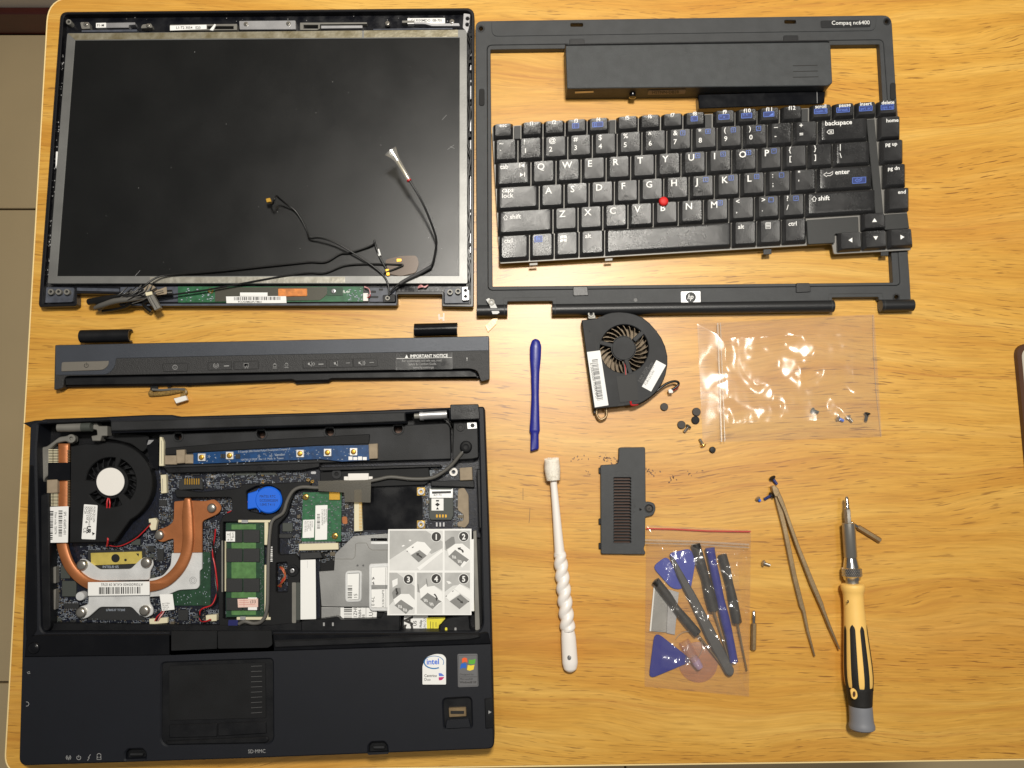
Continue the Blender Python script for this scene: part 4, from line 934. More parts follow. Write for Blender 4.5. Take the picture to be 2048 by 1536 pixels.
for x, y in ((403, 914.5), (459, 911), (600, 907), (655, 905), (707, 903.5)):
    s_ = slab('tact_switch', rc(x - 7.5, y - 7.5, x + 7.5, y + 7.5, 1), 19.2, 18.01, K['alu'], bb, .2)
    ring(x, y, 6.2, 5.2, 19.4, 19.21, 'gold', s_, 'switch_ring')if False else None
    MB().lathe(x, y, [(1.9, 19.2), (1.9, 20), (1.6, 20.3), (.8, 20.4)], 16, 19.5).build('switch_dome', K['gold'], s_, 60)
text('© Copyright 2006 Hewlett-Packard Development Company L.P.', 476, 905.5, 5.6, 18.08, K['silk'], bb, -3.2, .01, sx=.72)
text('HAT00 LS-2952P  Rev: 1.0  Made  In  Taiwan', 482, 921.5, 5.4, 18.08, K['silk'], bb, -2.4, .01, sx=.86)
text('Vendor', 549, 912, 7, 18.08, K['silk'], bb, -3)
m = MB(); rr = random.Random(9)
for _ in range(90):
    x = rr.uniform(395, 735); y = 898 + (640 - x) * .047 + rr.uniform(0, 22); y = max(y, 893)
    m.flat(rc(x, y, x + rr.uniform(.8, 3), y + rr.uniform(.6, 1.6)), 18.1)
for x, y in ((418, 913), (518, 913), (542, 912), (616, 907)):
    for a in range(5): m.flat(band([(x, y), (x + 3.5 * math.cos(a * 1.256), y + 3.5 * math.sin(a * 1.256))], .7), 18.11)
m.build('silk_print', K['silk'], bb, 0)
for k in range(4): slab('pad', rc(697 + k * 9.5, 913 + (k % 2), 705 + k * 9.5, 920), 18.2, 18.01, K['white'], bb)
for q in (rc(441, 908, 445, 916), rc(446, 908, 450, 916), rc(471, 908, 480, 917)): slab('chip', q, 18.8, 18.01, K['chip'], bb)
for q, z in ((rc(329, 911, 353, 929, 1), 18.5), (rnd([(352, 900), (369, 899), (369, 926), (353, 927)], 1), 20), (rc(369.5, 909, 386, 927, 1), 18.8), (rnd([(737, 888), (755, 887), (755, 917), (738, 918)], 1), 19.5)): slab('foam_pad', q, z, 16.02, K['foam'], LB, .4)
slab('crossbar', rnd([(325, 935), (640, 921), (640, 935), (600, 942), (336, 947)], 3), 15, 7.01, K['black'], LB, .8)
# upper right corner
slab('corner_deck', rnd([(907, 843), (955, 841), (957, 915), (944, 918), (905, 920)], 3), 18.5, 7.01, K['dusty'], LB, .5)
ring(921, 854, 8.5, 4, 19.2, 18.51, 'dusty', LB); slab('hole_floor', ci(921, 854, 4), 18.6, 18.51, K['ink'], LB)
slab('nut_plate', rnd([(934, 845), (953, 844.5), (954, 857), (935, 858)], 1), 19.2, 18.51, K['alu'], LB, .2, [ci(945, 851, 4)])
slab('hole_floor', ci(945, 851, 4.4), 18.56, 18.51, K['ink'], LB)
mc = MB().lathe(932, 893.5, [(4.4, 18.5), (4.4, 20.5), (3.6, 21.2), (2.2, 21.4), (2.0, 21.2), (.6, 21.2)], 20, 20).build('microphone', K['blackm'], LB, 50)
tube('grey_cable', [(925, 904, 20), (916, 915, 19.5), (905, 928, 18.5), (886, 944, 17.5), (862, 956, 17), (825, 958, 16.8), (782, 954, 16.8), (755, 959, 17), (720, 965, 17), (670, 964, 16.8), (640, 975, 16.6), (605, 974, 16.6), (586, 982, 16.6), (574, 1003, 16.6), (566, 1026, 16.6), (546, 1040, 16.8), (540, 1062, 17), (537, 1110, 17), (536, 1160, 17), (534, 1218, 17), (524, 1242, 16.8), (507, 1247, 16.8), (490, 1243, 16.8), (478, 1248, 16)], 1.35, K['gwire'], LB, 8, 4)
tube('thin_wire', [(926, 903, 20.6), (919, 912, 20.2), (912, 921, 19.6)], .4, K['plate'], LB, 6)
slab('speaker_rail', rnd([(637, 934), (880, 929), (884, 934), (640, 942)], 2), 16.5, 7.01, K['black'], LB, .5)
slab('deck', rnd([(640, 944), (858, 934), (860, 962), (850, 970), (742, 974), (640, 976)], 3), 14.5, 7.01, K['blackm'], LB, .5)
ring(673, 948, 10, 4, 15.4, 14.51, 'dusty', LB)
slab('connector', rnd([(696, 947), (737, 946.5), (737, 960), (696, 961)], 1), 17, 14.51, K['whitep'], LB, .2)
slab('connector_ear', rnd([(688, 953), (696, 953), (696, 961), (688, 961)], 1), 16, 14.51, K['whitep'], LB); slab('connector_ear', rnd([(737, 953), (745, 953), (745, 960), (737, 960)], 1), 16, 14.51, K['whitep'], LB)
ring(907, 944, 8.5, 4, 13, 9.5, 'whitep', LB, 'grommet')
slab('foam_pad', rnd([(919, 936), (944, 934), (945, 960), (920, 961)], 1), 17, 9.1, K['foam'], LB, .4)
slab('bracket', rnd([(915, 1020), (916, 978), (928, 975), (937, 990), (938, 1046), (930, 1056), (914, 1052), (915, 1044), (926, 1042), (928, 1030)], 4), 12, 9.1, K['foam'], LB, .3)
slab('frame_bar', rnd([(862, 962), (948, 960), (949, 975), (862, 972)], 2), 14.6, 7.01, K['black'], LB, .4)
slab('bay_sheet', rnd([(724, 976), (838, 974), (845, 1000), (845, 1058), (724, 1060)], 2), 11.5, 10.6, K['gloss'], LB)
# SIM holder
sm_ = slab('sim_holder', rnd([(859, 976), (906, 976), (907, 1030), (903, 1040), (862, 1040), (858, 1034)], 2), 12.6, 10.6, K['chipgr'], LB, .3)
slab('sim_clip', rnd([(859, 976), (863, 979), (902, 979), (906, 976), (906, 996), (859, 996)], 1), 13.6, 12.61, K['alu'], sm_, .2)
slab('sim_hinge', rnd([(864, 983), (902, 982), (902, 986), (864, 987)], 1), 14.2, 13.61, K['chip'], sm_)
lb = slab('label', rc(863, 997, 887, 1021), 12.8, 12.61, K['white'], sm_)
m = MB(); m.flat([(870, 1009), (875, 1005), (880, 1009), (875, 1013)], 12.87); m.flat(rc(872, 1000, 878, 1003), 12.87); m.flat([(872, 1019), (878, 1019), (875, 1014)], 12.87); m.build('print', K['ink'], lb, 0)
text('BZ172', 867, 992, 6, 13.68, K['inkg'], sm_)
for k in range(4): slab('contact', rc(872 + k * 6, 1029, 875.5 + k * 6, 1035, 1), 12.8, 12.61, K['gold'], sm_)
for k in range(3): slab('contact', rc(872 + k * 7, 1045, 875 + k * 7, 1053), 11.2, 10.6, K['plate'], LB)
for x, y in ((842, 983), (842, 1049)):
    slab('standoff_plate', rc(x - 8, y - 8, x + 8, y + 8), 11.6, 10.6, K['brass'], LB); ring(x, y, 7, 3, 13, 11.61, 'plate', LB, 'standoff')
# mini card (wifi)
wf = slab('wireless_card', [(606, 985), (683, 984), (682, 1083), (603, 1083)], 13, 12, K['pcbg'], LB)
m = MB(); rr = random.Random(31)
for _ in range(130):
    x, y = rr.uniform(608, 679), rr.uniform(988, 1078); s_ = rr.uniform(.8, 2.4); m.prism(rc(x, y, x + s_ * 1.4, y + s_), 13 + rr.uniform(.15, .7), 13)
kind(m.build('components', K['compg'], wf, 0), 'stuff')
slab('shield', rc(658, 984, 680, 1000), 14.2, 13.01, K['gold'], wf, .2)
lb = slab('label', rnd([(631, 1011), (655, 1010), (654, 1079), (630, 1080)], 1), 13.9, 13.72, K['white'], wf); bars([(634, 1028), (634, 1058), (640, 1058), (640, 1028)], 16, 13.97, K['ink'], lb, 5)
for k in range(3): text(('CT:8H1JV04DM5', 'HP P/N 441082', 'WM3945ABG')[k], 643 + k * 4, 1018, 4.6, 13.97, K['inkg'], lb, 90, .0)
lb = slab('label', rnd([(606, 1040), (629, 1039), (628, 1075), (605, 1076)], 1), 13.8, 13.72, K['white'], wf)
for k in range(5): text(('MAC:0019D2', 'FCC ID:PD9', 'IC:1000M', 'W3945ABG', 'H12345')[k], 609 + k * 3.6, 1042, 4, 13.87, K['inkg'], lb, 90, .0)
for x, y in ((611.5, 994), (670, 1072)): bolt(x, y, 6.5, 13.1, LB, 'brass')
sl = slab('card_slot', rnd([(598, 1088), (676, 1086), (677, 1099), (598, 1101)], 1), 13.4, 10.6, K['cream'], LB, .2)
m = MB()
for k in range(24): m.prism(rc(605 + k * 2.8, 1083.2, 606.2 + k * 2.8, 1087), 13.2, 12.6)
m.build('pins', K['plate'], sl, 0)
sl = slab('card_slot', rnd([(708, 980), (722, 979), (725, 1062), (708, 1063)], 1), 14.5, 10.6, K['cream'], LB, .3)
m = MB()
for k in range(26): m.prism(rc(718, 985 + k * 2.9, 724, 986.2 + k * 2.9), 14.7, 13)
m.build('pins', K['gold'], sl, 0)
slab('copper_pad', rnd([(684, 1033), (694, 1033), (695, 1048), (685, 1048)], 4), 11, 10.6, K['copper'], LB)
slab('clear_tape', [(636, 962), (742, 960), (741, 1005), (690, 1004), (688, 985), (637, 982)], 18.6, 18.5, K['tape'], LB)
# ---------------------------------------------------------------- cooling
FN = (221, 965)
fh = [(141, 893), (172, 887)] + arc(222, 967, 82, -108, 62, 26) + [(228, 1084), (139, 1086)]
def sect(a0, a1, r0, r1): return rnd(arc(*FN, r1, a0, a1, 12) + arc(*FN, r0, a1, a0, 12), 0)
slots = [sect(186, 281, 33, 50), sect(-66, 42, 35, 51), sect(64, 150, 33, 49)]
slab('fan_floor', fh, 11.2, 10.55, K['black'], LB)
im = MB()
for k in range(21):
    a = k * 2 * math.pi / 21
    im.prism(band([(FN[0] + r * math.cos(a + (r - 26) * .010), FN[1] + r * math.sin(a + (r - 26) * .010)) for r in (26, 38, 54)], 1.6), 16.5, 12)
im.build('fan_blades', K['black'], LB)
slab('fan_housing', fh, 19, 11.21, K['blackm'], LB, .6, slots)
slab('fan_hub', ci(*FN, 30, 40), 19.4, 12, K['black'], LB, .4)
slab('hub_sticker', ci(220.5, 963.5, 28, 40), 19.9, 19.41, K['whitep'], LB, .2)
lb = slab('fan_label', rnd([(168, 1008.5), (195, 1010.5), (191, 1079), (163, 1078)], 2), 19.25, 19.01, K['white'], LB)
for i, t in enumerate(('FORCECON', 'F693-CCW', 'DFB451205M10T', 'DC5V 0.4A', 'DC28')): text(t, 186 - i * 4.2 + (0 if i else 1), 1013, 5.8, 19.32, K['ink'], lb, 92, .0)
text('UR', 174, 1052, 11, 19.32, K['ink'], lb, 92, .05); text('CE', 167, 1055, 9, 19.32, K['ink'], lb, 92, .0); text('e', 171, 1042, 9, 19.32, K['ink'], lb, 92)
m = MB(); m.flat([(184, 1064), (190, 1067), (185, 1071)], 19.32); m.build('recycling_mark', K['ink'], lb, 0)
for p in ([(216, 996, 18.5), (214, 1004, 19.3), (214, 1016, 18.9)], [(218, 996, 18.4), (220, 1006, 19.2), (219, 1016, 18.9)]): tube('fan_wire', p, .55, K['redw'], LB, 6)
tube('fan_wire', [(215, 1072, 17), (216, 1080, 19), (214, 1092, 15)], .7, K['redw'], LB, 6)
for k, c in enumerate(('redw', 'wire', 'wire')): tube('fan_wire', [(214, 1090, 13), (240, 1092 - k, 13), (270, 1078 - k * 2, 13.4), (288, 1062 - k * 2, 14), (301, 1048 - k * 1.5, 13.6)], .5, K[c], LB, 6)
slab('fan_plug', rnd([(297, 1038), (310, 1036), (314, 1042), (311, 1060), (302, 1061), (298, 1052)], 1), 13.6, 10.6, K['cream'], LB, .3)
# fins
fm = MB()
for x0, x1 in ((97, 105), (107, 115)):
    for y0, y1 in ((898, 926), (987, 1013)):
        n = 9
        for k in range(n):
            y = y0 + (k + .2) * (y1 - y0) / n; fm.prism(rc(x0, y, x1, y + 1.5), 17.5, 11)
kind(fm.build('heat_fins', K['cream'], LB, 0), 'stuff')
fm = MB()
for k in range(36):
    y = 900 + k * 3.2
    if 926 < y < 960: continue
    fm.prism(rc(134, y, 139.5, y + 1.2), 18, 12)
kind(fm.build('heat_fins', K['tweez'], LB, 0), 'stuff')
slab('fin_bed', rc(95, 893, 118, 1014), 11, 10.55, K['chip'], LB)
slab('grey_bracket', rnd([(72, 896), (93, 893), (118, 874), (133, 872), (140, 868), (150, 872), (150, 884), (138, 888), (132, 882), (112, 886), (97, 900), (96, 950), (88, 958), (86, 967), (71, 967)], 4), 16, 12, K['grbr'], LB, .6)
ring(142, 877, 8.5, 3.6, 17.6, 16.01, 'grbr', LB)
tube('side_tube', [(76, 966, 15.5), (74, 1050, 16), (72, 1140, 16)], 2.6, K['gloss'], LB, 12, 3)
hpx = [(126, 887), (126, 960), (124, 1040), (122, 1078), (126, 1104), (138, 1133), (158, 1156), (184, 1170), (230, 1174), (290, 1174), (325, 1166), (352, 1144), (369, 1114), (375, 1080), (374, 1040), (374, 1003), (374, 996)]
def smooth_path(pts, n=6):
    out = []; q = [Vector(p) for p in pts]; m_ = len(q)
    for i in range(m_ - 1):
        p0, p1, p2, p3 = q[max(i - 1, 0)], q[i], q[i + 1], q[min(i + 2, m_ - 1)]
        for k in range(n):
            t = k / n; out.append(tuple(.5 * ((2 * p1) + (p2 - p0) * t + (2 * p0 - 5 * p1 + 4 * p2 - p3) * t * t + (3 * p1 - p0 - 3 * p2 + p3) * t ** 3)))
    return out + [tuple(q[-1])]
sp_ = smooth_path(hpx); nn = len(sp_)
slab('heat_pipe', band(sp_, [21.5 if i < nn - 12 else 21.5 - 1.3 * max(0, i - nn + 12) for i in range(nn)]), 16.0, 13.95, K['copper'], LB, .75, smooth=60)
slab('copper_plate', rnd([(348, 1003), (368, 1001), (381, 1001), (408, 1002), (416, 1001), (428, 998), (440, 1008), (443, 1018), (436, 1028), (407, 1041), (404, 1046), (404, 1105), (347, 1106), (347, 1077), (336, 1080), (325, 1085), (314, 1081), (309, 1071), (315, 1060), (335, 1053), (347, 1043)], [3, 0, 0, 3, 6, 8, 8, 8, 10, 6, 4, 0, 0, 4, 0, 8, 8, 8, 8, 6, 8], 4), 13.9, 12.4, K['copper'], LB, .3)
for x, y in ((424, 1016), (319.5, 1070)): bolt(x, y, 9.3, 14.3, LB, 'screw', 'spring_screw', 2.2, False)
slab('gpu_substrate', rc(344, 1104, 421, 1211), 11.3, 10.6, K['chipg'], LB)
m = MB(); rr = random.Random(14)
for _ in range(40):
    x, y = rr.choice(((rr.uniform(405, 419), rr.uniform(1110, 1205)), (rr.uniform(350, 418), rr.uniform(1183, 1208)))); m.prism(rc(x, y, x + .9, y + 2), 11.6, 11.3)
m.build('capacitors', K['silk'], LB, 0)
slab('spreader_plate', rnd([(343, 1106), (404, 1105), (404, 1138), (399, 1142), (399, 1172), (394, 1178), (358, 1180), (330, 1192), (298, 1194), (298, 1158), (325, 1152), (341, 1132)], [2, 2, 2, 3, 8, 6, 6, 6, 2, 2, 8, 8], 4), 13.4, 11.8, K['alu'], LB, .3)
strokes([cir(386, 1161, 7), cir(386, 1161, 4)], .5, 13.46, K['inkg'], LB, 'stamp')
up_ = rnd([(154, 1130), (159, 1119), (168, 1117), (178, 1124), (199, 1139), (261, 1138), (281, 1118), (292, 1113), (304, 1119), (307, 1130), (300, 1142), (299, 1160), (178, 1162), (164, 1148)], 5, 3)
lo_ = rnd([(177, 1189), (298, 1188), (299, 1207), (306, 1216), (306, 1229), (291, 1236), (278, 1230), (263, 1214), (200, 1214), (176, 1235), (162, 1239), (152, 1231), (151, 1221), (161, 1213), (176, 1209)], 5, 3)
for q in (up_, lo_): slab('clamp_bracket', q, 14, 12.6, K['alu'], LB, .35)
for x, y in ((165, 1130), (293, 1125), (163, 1225), (290, 1221)): bolt(x, y, 10.6, 14.6, LB, 'screw', 'spring_screw', 2.4, False)
slab('cpu_substrate', rc(176, 1100, 290, 1240), 11.6, 10.6, K['chip'], LB)
text('INTEL® 05', 205, 1136, 7, 11.67, K['silk'], LB); text('LF80537 T7200', 212, 1222, 6, 11.67, K['silk'], LB)
yp = slab('yellow_plate', rnd([(181, 1106), (283, 1103), (284, 1127), (182, 1131)], 1), 12.5, 11.7, K['goldp'], LB, .2)
slab('plate_hole', ci(231, 1116.5, 8.4), 12.58, 12.51, K['ink'], yp); m = MB(); m.flat([(272, 1107), (278, 1107), (277, 1113)], 12.58); m.flat(ci(251, 1120, 2.6), 12.58); m.build('print', K['ink'], yp, 0)
lb = slab('pipe_label', [(176, 1164.5), (299, 1163), (299, 1190), (176, 1191.5)], 16.6, 16.1, K['white'], LB)
bars([(198, 1174.5), (282, 1173.5), (282, 1187), (198, 1188.5)], 34, 16.67, K['ink'], lb, 7)
text('AT006000400 KAUR 09 0765', 286, 1166.3, 8, 16.67, K['ink'], lb, 180, .0, sx=.86)
lb = slab('spare_part_label', rnd([(96.5, 1014), (137, 1012.5), (135.5, 1085), (94.5, 1085.5)], 1), 18.6, 18.2, K['white'], LB)
bars([(117, 1021), (117, 1075), (124, 1075), (125, 1021)], 22, 18.67, K['ink'], lb, 11); bars([(100, 1022), (98, 1081), (105, 1081), (107, 1022)], 24, 18.67, K['ink'], lb, 12)
text('SPS - 436875-001', 127.5, 1023, 7.4, 18.67, K['ink'], lb, 90.6, .0, sx=.9); text('Date code: 7J0774', 109.5, 1024, 6.6, 18.67, K['ink'], lb, 90.8, .0, sx=.9)
slab('black_tape', rnd([(96, 926), (140, 925), (140, 960), (96, 961)], 1), 18.4, 11.1, K['gloss'], LB)
slab('foam_pad', rnd([(93, 960), (114, 959), (114, 986), (93, 987)], 1.5), 19.2, 11.1, K['foam'], LB, .5)
MB().lathe(162, 1192, [(3.2, 10.6), (3.2, 15), (2.9, 15.5), (1, 15.6)], 18, 14).build('capacitor', K['alu'], LB, 50)
for q in (rnd([(101, 1135), (111, 1133), (111, 1167), (100, 1167)], 2), rnd([(100, 1181), (111, 1178), (110, 1220), (99, 1219)], 2)): slab('port_shell', q, 15.5, 10.6, K['grbr'], LB, .5)
pl = slab('plug', rnd([(298, 1238), (335, 1235), (335, 1246), (299, 1249)], 1), 13, 10.6, K['cream'], LB, .2)
for k in range(3): tube('lead', [(310 + k * 3, 1242, 13), (314 + k * 3, 1234, 14), (322 + k * 2, 1226, 13), (330 + k, 1215, 12)], .5, K[('redw', 'wire', 'pinkw')[k]], LB, 6)
lb = slab('folded_label', rnd([(319, 1189), (345, 1188), (349, 1219), (324, 1222)], 1), 14, 13.7, K['white'], LB)
for k in range(4): text(('BATTBD', '00.06A', 'REV:1A', '67-2T')[k], 324 + k * .6, 1209 + k * 3.8, 4.2, 14.07, K['inkg'], lb, -4, .0)
# hinge hardware
tube('hinge_cylinder', [(117, 855, 20), (150, 854.5, 20), (181, 853.5, 20)], [3.1, 3.3, 3.3], K['grbr'], LB, 16, 2)
tube('hinge_sleeve', [(165, 854, 20), (184, 853.5, 20)], 3.5, K['chipgr'], LB, 16, 1)
slab('hinge_bracket', rnd([(182, 846), (193, 846), (196, 852), (214, 852), (214, 872), (203, 872), (200, 882), (184, 882), (182, 872), (194, 870), (193, 860), (183, 858)], 2), 18, 11, K['grbr'], LB, .5)
slab('dark_foam', rnd([(196, 876), (250, 866), (296, 870), (300, 890), (285, 905), (262, 888), (230, 880)], 4), 13.5, 11, K['blackm'], LB, .5)
slab('clear_film', rnd([(292, 880), (306, 876), (317, 880), (317, 938), (300, 936), (296, 905)], 3), 14.4, 14.2, K['gloss'], LB)
slab('film_glint', rnd([(297, 880), (308, 880), (300, 888), (294, 890)], 1), 15, 14.5, K['plate'], LB)
tube('hinge_cylinder', [(842, 831, 20.5), (870, 829.5, 20.5), (894, 828.5, 20.5)], 3.3, K['plate'], LB, 16, 2)
tube('hinge_collar', [(840, 831.2, 20.5), (847, 830.8, 20.5)], 3.7, K['plate'], LB, 16, 1)
tube('hinge_stub', [(829, 832, 20), (841, 831.4, 20)], 2.2, K['grbr'], LB, 14, 1)
tube('lead', [(888, 839, 20), (898, 846, 20), (903, 858, 19.5)], .5, K['wire'], LB, 6)
# vertical connectors
for q, z in ((rnd([(319, 874), (323, 874), (327, 884), (327, 932), (318, 932)], 1), 19), (rnd([(321, 950), (332, 949), (333, 986), (322, 987)], 1), 14)):
    c_ = slab('board_connector', q, z, 10.6, K['cream'], LB, .3)
    strokes([[(q[0][0] + 4, q[0][1] + 6), (q[0][0] + 4.5, q[-1][1] - 3)]], .8, z + .07, K['inkg'], c_)
gp = slab('battery_socket', rnd([(357, 966), (362, 957), (400, 956), (405, 966), (406, 980), (398, 978), (364, 980), (357, 984)], 2), 13, 10.6, K['chip'], LB, .4)
for k in range(7): slab('contact', rc(369 + k * 4.6, 957, 371 + k * 4.6, 969), 13.6, 13.01, K['gold'], gp)
# coin cell and the frame round the memory
slab('inner_frame', rnd([(348, 978), (400, 984), (480, 976), (484, 968), (560, 966), (620, 962), (622, 972), (600, 976), (590, 984), (580, 1008), (574, 1030), (556, 1050), (556, 1110), (590, 1108), (600, 1120), (600, 1250), (438, 1252), (436, 1190), (430, 1180), (430, 1110), (440, 1090), (438, 1050), (446, 1030), (464, 1022), (463, 995), (352, 995)], 5, 3), 15.4, 7.01, K['blackm'], LB, .5,
     [rnd([(492, 982), (512, 972), (540, 970), (560, 980), (566, 1002), (556, 1026), (530, 1030), (496, 1022)], 4), rc(446, 1044, 537, 1238, 2), rnd([(552, 1126), (574, 1124), (575, 1184), (552, 1185)], 3)])
m = MB(); m.prism(rnd([(495, 987), (512, 982), (518, 976), (520, 1026), (512, 1016), (494, 1019)], 2), 15.2, 12, .6); m.prism(ci(536.5, 1000, 27, 36), 15.8, 11.5, .9)
rt = m.build('coin_cell', K['rtc'], LB, 25)
for i, t in enumerate(('MATSU RTC', 'GC020002E0M', '1.0H5 7 4 11')): text(t, 519, 995 + i * 8.2, 7.6, 15.87, K['ink'], rt, 1, .0, sx=.78)
tube('lead', [(496, 1003, 14), (490, 1008, 14.5), (472, 1018, 13), (455, 1026, 13)], .6, K['redw'], LB, 6)
rm = slab('memory_module', rnd([(452, 1046), (528, 1045), (528, 1233), (452, 1234)], 1), 14, 12.8, K['chipg'], LB)
for y0, y1 in ((1049, 1059), (1085, 1098), (1124, 1157), (1184, 1196), (1221, 1230)): slab('copper_area', rnd([(463, y0), (512, y0 - .5), (512, y1 - .5), (463, y1)], 1.5), 14.1, 14.01, K['pcbg2'], rm)
for y0, y1 in ((1060, 1085), (1097, 1124), (1157, 1184), (1196, 1221)):
    for x0, x1 in ((452.5, 484.5), (486.5, 519)): slab('memory_chip', rc(x0, y0, x1, y1, .6, 2), 15, 14.11, K['chip'], rm, .15)
m = MB(); rr = random.Random(6)
for _ in range(90): x, y = rr.uniform(519.5, 526), rr.uniform(1050, 1228); m.prism(rc(x, y, x + 1.5, y + .9), 14.5, 14)
kind(m.build('resistors', K['compg'], rm, 0), 'stuff')
lb = slab('label', rc(452, 1063, 470, 1083), 15.3, 15.02, K['white'], rm); text('HS', 454, 1071, 6, 15.37, K['ink'], lb, 0, 0); strokes([[(461, 1064), (461, 1082)], [(452.5, 1074), (469, 1074)]], .5, 15.36, K['inkg'], lb); text('HYN', 464, 1065, 5, 15.37, K['ink'], lb, 90, 0); text('#  #', 455, 1081, 6, 15.37, K['ink'], lb, 0, 0)
slab('label', rc(496, 1195, 514, 1220), 15.2, 15.02, K['white'], rm); lb = slab('label', [(475, 1198), (516, 1197), (516, 1214), (476, 1215)], 15.4, 15.21, K['pink'], rm); text('(33', 500, 1206, 9, 15.47, K['ink'], lb, 3, .0)
strokes([[(478, 1201), (496, 1201)], [(478, 1205), (498, 1205)], [(478, 1209), (510, 1209)], [(488, 1198), (488, 1214)]], .4, 15.46, K['redw'], lb)
for q, z in ((rc(528.5, 1042, 536, 1090, 1), 15.6), (rc(528.5, 1130, 536, 1238, 1), 15.6), (rc(476, 1040, 543, 1045, 1), 15.8), (rc(473, 1234.5, 541, 1240, 1), 15.8), (rc(449, 1082, 451.3, 1183, .5), 16)): slab('slot_arm', q, z, 10.6, K['cream'], LB, .3)
slab('slot_latch', rc(443, 1081, 446, 1184, 1), 16, 15.41, K['grbr'], LB)
for q in (rc(483, 1040, 496, 1046, 1), rc(480, 1233, 491, 1240, 1)): slab('slot_clip', q, 16.6, 15.81, K['plate'], LB)
bars([(538.5, 1093), (538.5, 1125), (545, 1125), (545, 1093)], 14, 15.5, K['prt'], LB, 3)
slab('flex_end', rnd([(457, 1240), (476, 1240), (475, 1253), (456, 1253)], 1), 15.9, 15.5, M('navy_flex', (30, 34, 90), .4), LB)
wpts = [(431, 1058), (428, 1075), (426, 1092), (427, 1110), (430, 1130), (432, 1158), (434, 1180), (432, 1196), (424, 1210), (404, 1217), (398, 1226), (402, 1240), (411, 1243), (421, 1239)]
for ph in (0, math.pi): tube('twisted_wire', [(x + 1.6 * math.sin(i * 1.5 + ph), y, 16 + .7 * math.cos(i * 1.5 + ph)) for i, (x, y) in enumerate(wpts)], .55, K['redw' if ph == 0 else 'wire'], LB, 6, 4)
slab('plug', rnd([(411, 1231), (433, 1229), (433, 1242), (412, 1244)], 1), 14.6, 10.6, K['cream'], LB, .3)
# middle: coiled leads, screw well, ribbon, drive plate
slab('well_board', rc(552, 1126, 574, 1184), 9.3, 8.6, K['comp'], LB)
for k in range(3): tube('copper_lead', [(556 + k * 3, 1172 + k, 11), (564, 1166 - k * 3, 13), (571, 1156 - k * 3, 13), (566, 1142 - k * 3, 12), (560, 1134, 11)], .6, K[('copper', 'redw', 'copper')[k]], LB, 6)
ring(585, 1141, 11.5, 6, 17, 15.41, 'black', LB, 'screw_boss'); bolt(585, 1141, 5.6, 14.6, LB, 'plate')
slab('drive_sheet', rnd([(604, 1110), (668, 1104), (780, 1090), (790, 1262), (604, 1262)], 2), 9.6, 8, K['blackm'], LB)
dr = slab('drive_plate', rnd([(707, 1072), (778, 1067), (782, 1223), (756, 1223), (752, 1214), (643, 1213), (638, 1143), (668, 1141), (670, 1108)], [2, 1, 1, 2, 2, 2, 2, 1, 2]), 13.2, 11.8, K['alu2'], LB, .15, [rc(742, 1076.5, 774, 1082)])
slab('bright_edge', rc(742, 1083, 779, 1088), 13.35, 13.21, K['alu'], dr)
def emb(q, r):
    slab('embossed_rim', rnd(q, r), 13.7, 13.21, K['alu'], dr, .4, [rnd([(q[0][0] + 5, q[0][1] + 5), (q[1][0] - 5, q[1][1] + 5), (q[2][0] - 5, q[2][1] - 5), (q[3][0] + 5, q[3][1] - 5)], 2)])
emb([(690, 1142), (724, 1141), (723, 1204), (690, 1205)], 8)
slab('label', [(695, 1148), (718, 1147), (717, 1198), (695, 1199)], 13.4, 13.21, K['white'], dr); bars([(695.5, 1171), (695.5, 1198), (704, 1198), (704.5, 1171)], 11, 13.47, K['ink'], dr, 4); text('15', 714.5, 1197, 10, 13.47, K['ink'], dr, -90, .0)
slab('embossed_rim', rnd([(738, 1128), (781, 1126), (781, 1222), (742, 1222), (738, 1215)], 5), 13.7, 13.21, K['alu'], dr, .3, [[(743, 1135), (776, 1134), (776, 1216), (743, 1216)]])
for q in ([(743, 1135), (775, 1134), (775, 1170), (743, 1170)], [(743, 1179), (775, 1178), (775, 1215), (743, 1215)]): slab('label', q, 13.4, 13.21, K['white'], dr)
m = MB(); rr = random.Random(2)
for i in range(11):
    for j in range(11):
        if rr.random() < .5 and i < 4: m.flat(rc(744 + i * 1.4, 1154 + j * 1.5, 745.3 + i * 1.4, 1155.4 + j * 1.5), 13.47)
m.build('print', K['inkg'], dr, 0)
text('0 4-L', 749, 1212, 9, 13.47, K['ink'], dr, -90, .0); text('R SUBCHAPTE', 768.5, 1214, 6.4, 13.47, K['ink'], dr, -90, .0, sx=.86)
strokes([[(771.5, 1135), (771.5, 1215)]], .6, 13.47, K['inkg'], dr)
strokes([[(671, 1118), (706, 1118), (710, 1113), (711, 1088), (716, 1086), (733, 1086), (738, 1096), (744, 1100), (777, 1100)]], 1.2, 13.27, K['grbr'], dr, 'emboss_line')
for x, y in ((715, 1131), (726.5, 1131)): slab('rivet', ci(x, y, 2.2, 10), 13.3, 13.21, K['inkg'], dr)
lp = slab('drive_label', [(643, 1215), (754, 1214.5), (753, 1234), (682, 1240), (643, 1241)], 11, 9.7, K['white'], LB); slab('bare_plate', [(643, 1215.5), (681, 1215.2), (681, 1241), (643, 1241.5)], 11.2, 11.01, K['alu2'], lp)
bars([(688, 1214), (688, 1240), (704, 1240), (704, 1214)], 9, 11.08, K['ink'], lp, 9)
for t, x, s_ in (('01ZHU', 714, 10), ('08684-1', 722.5, 8.5), ('63B', 729.5, 8), ('P.U', 746, 12)): text(t, x, 1241, s_, 11.08, K['ink'], lp, -90, .0)
strokes([[(732, 1214), (732, 1240)]], .7, 11.08, K['ink'], lp)
rb = slab('ribbon_cable', rnd([(601, 1120), (631, 1119), (632, 1238), (601, 1239)], 1), 15.9, 15.45, K['white'], LB)
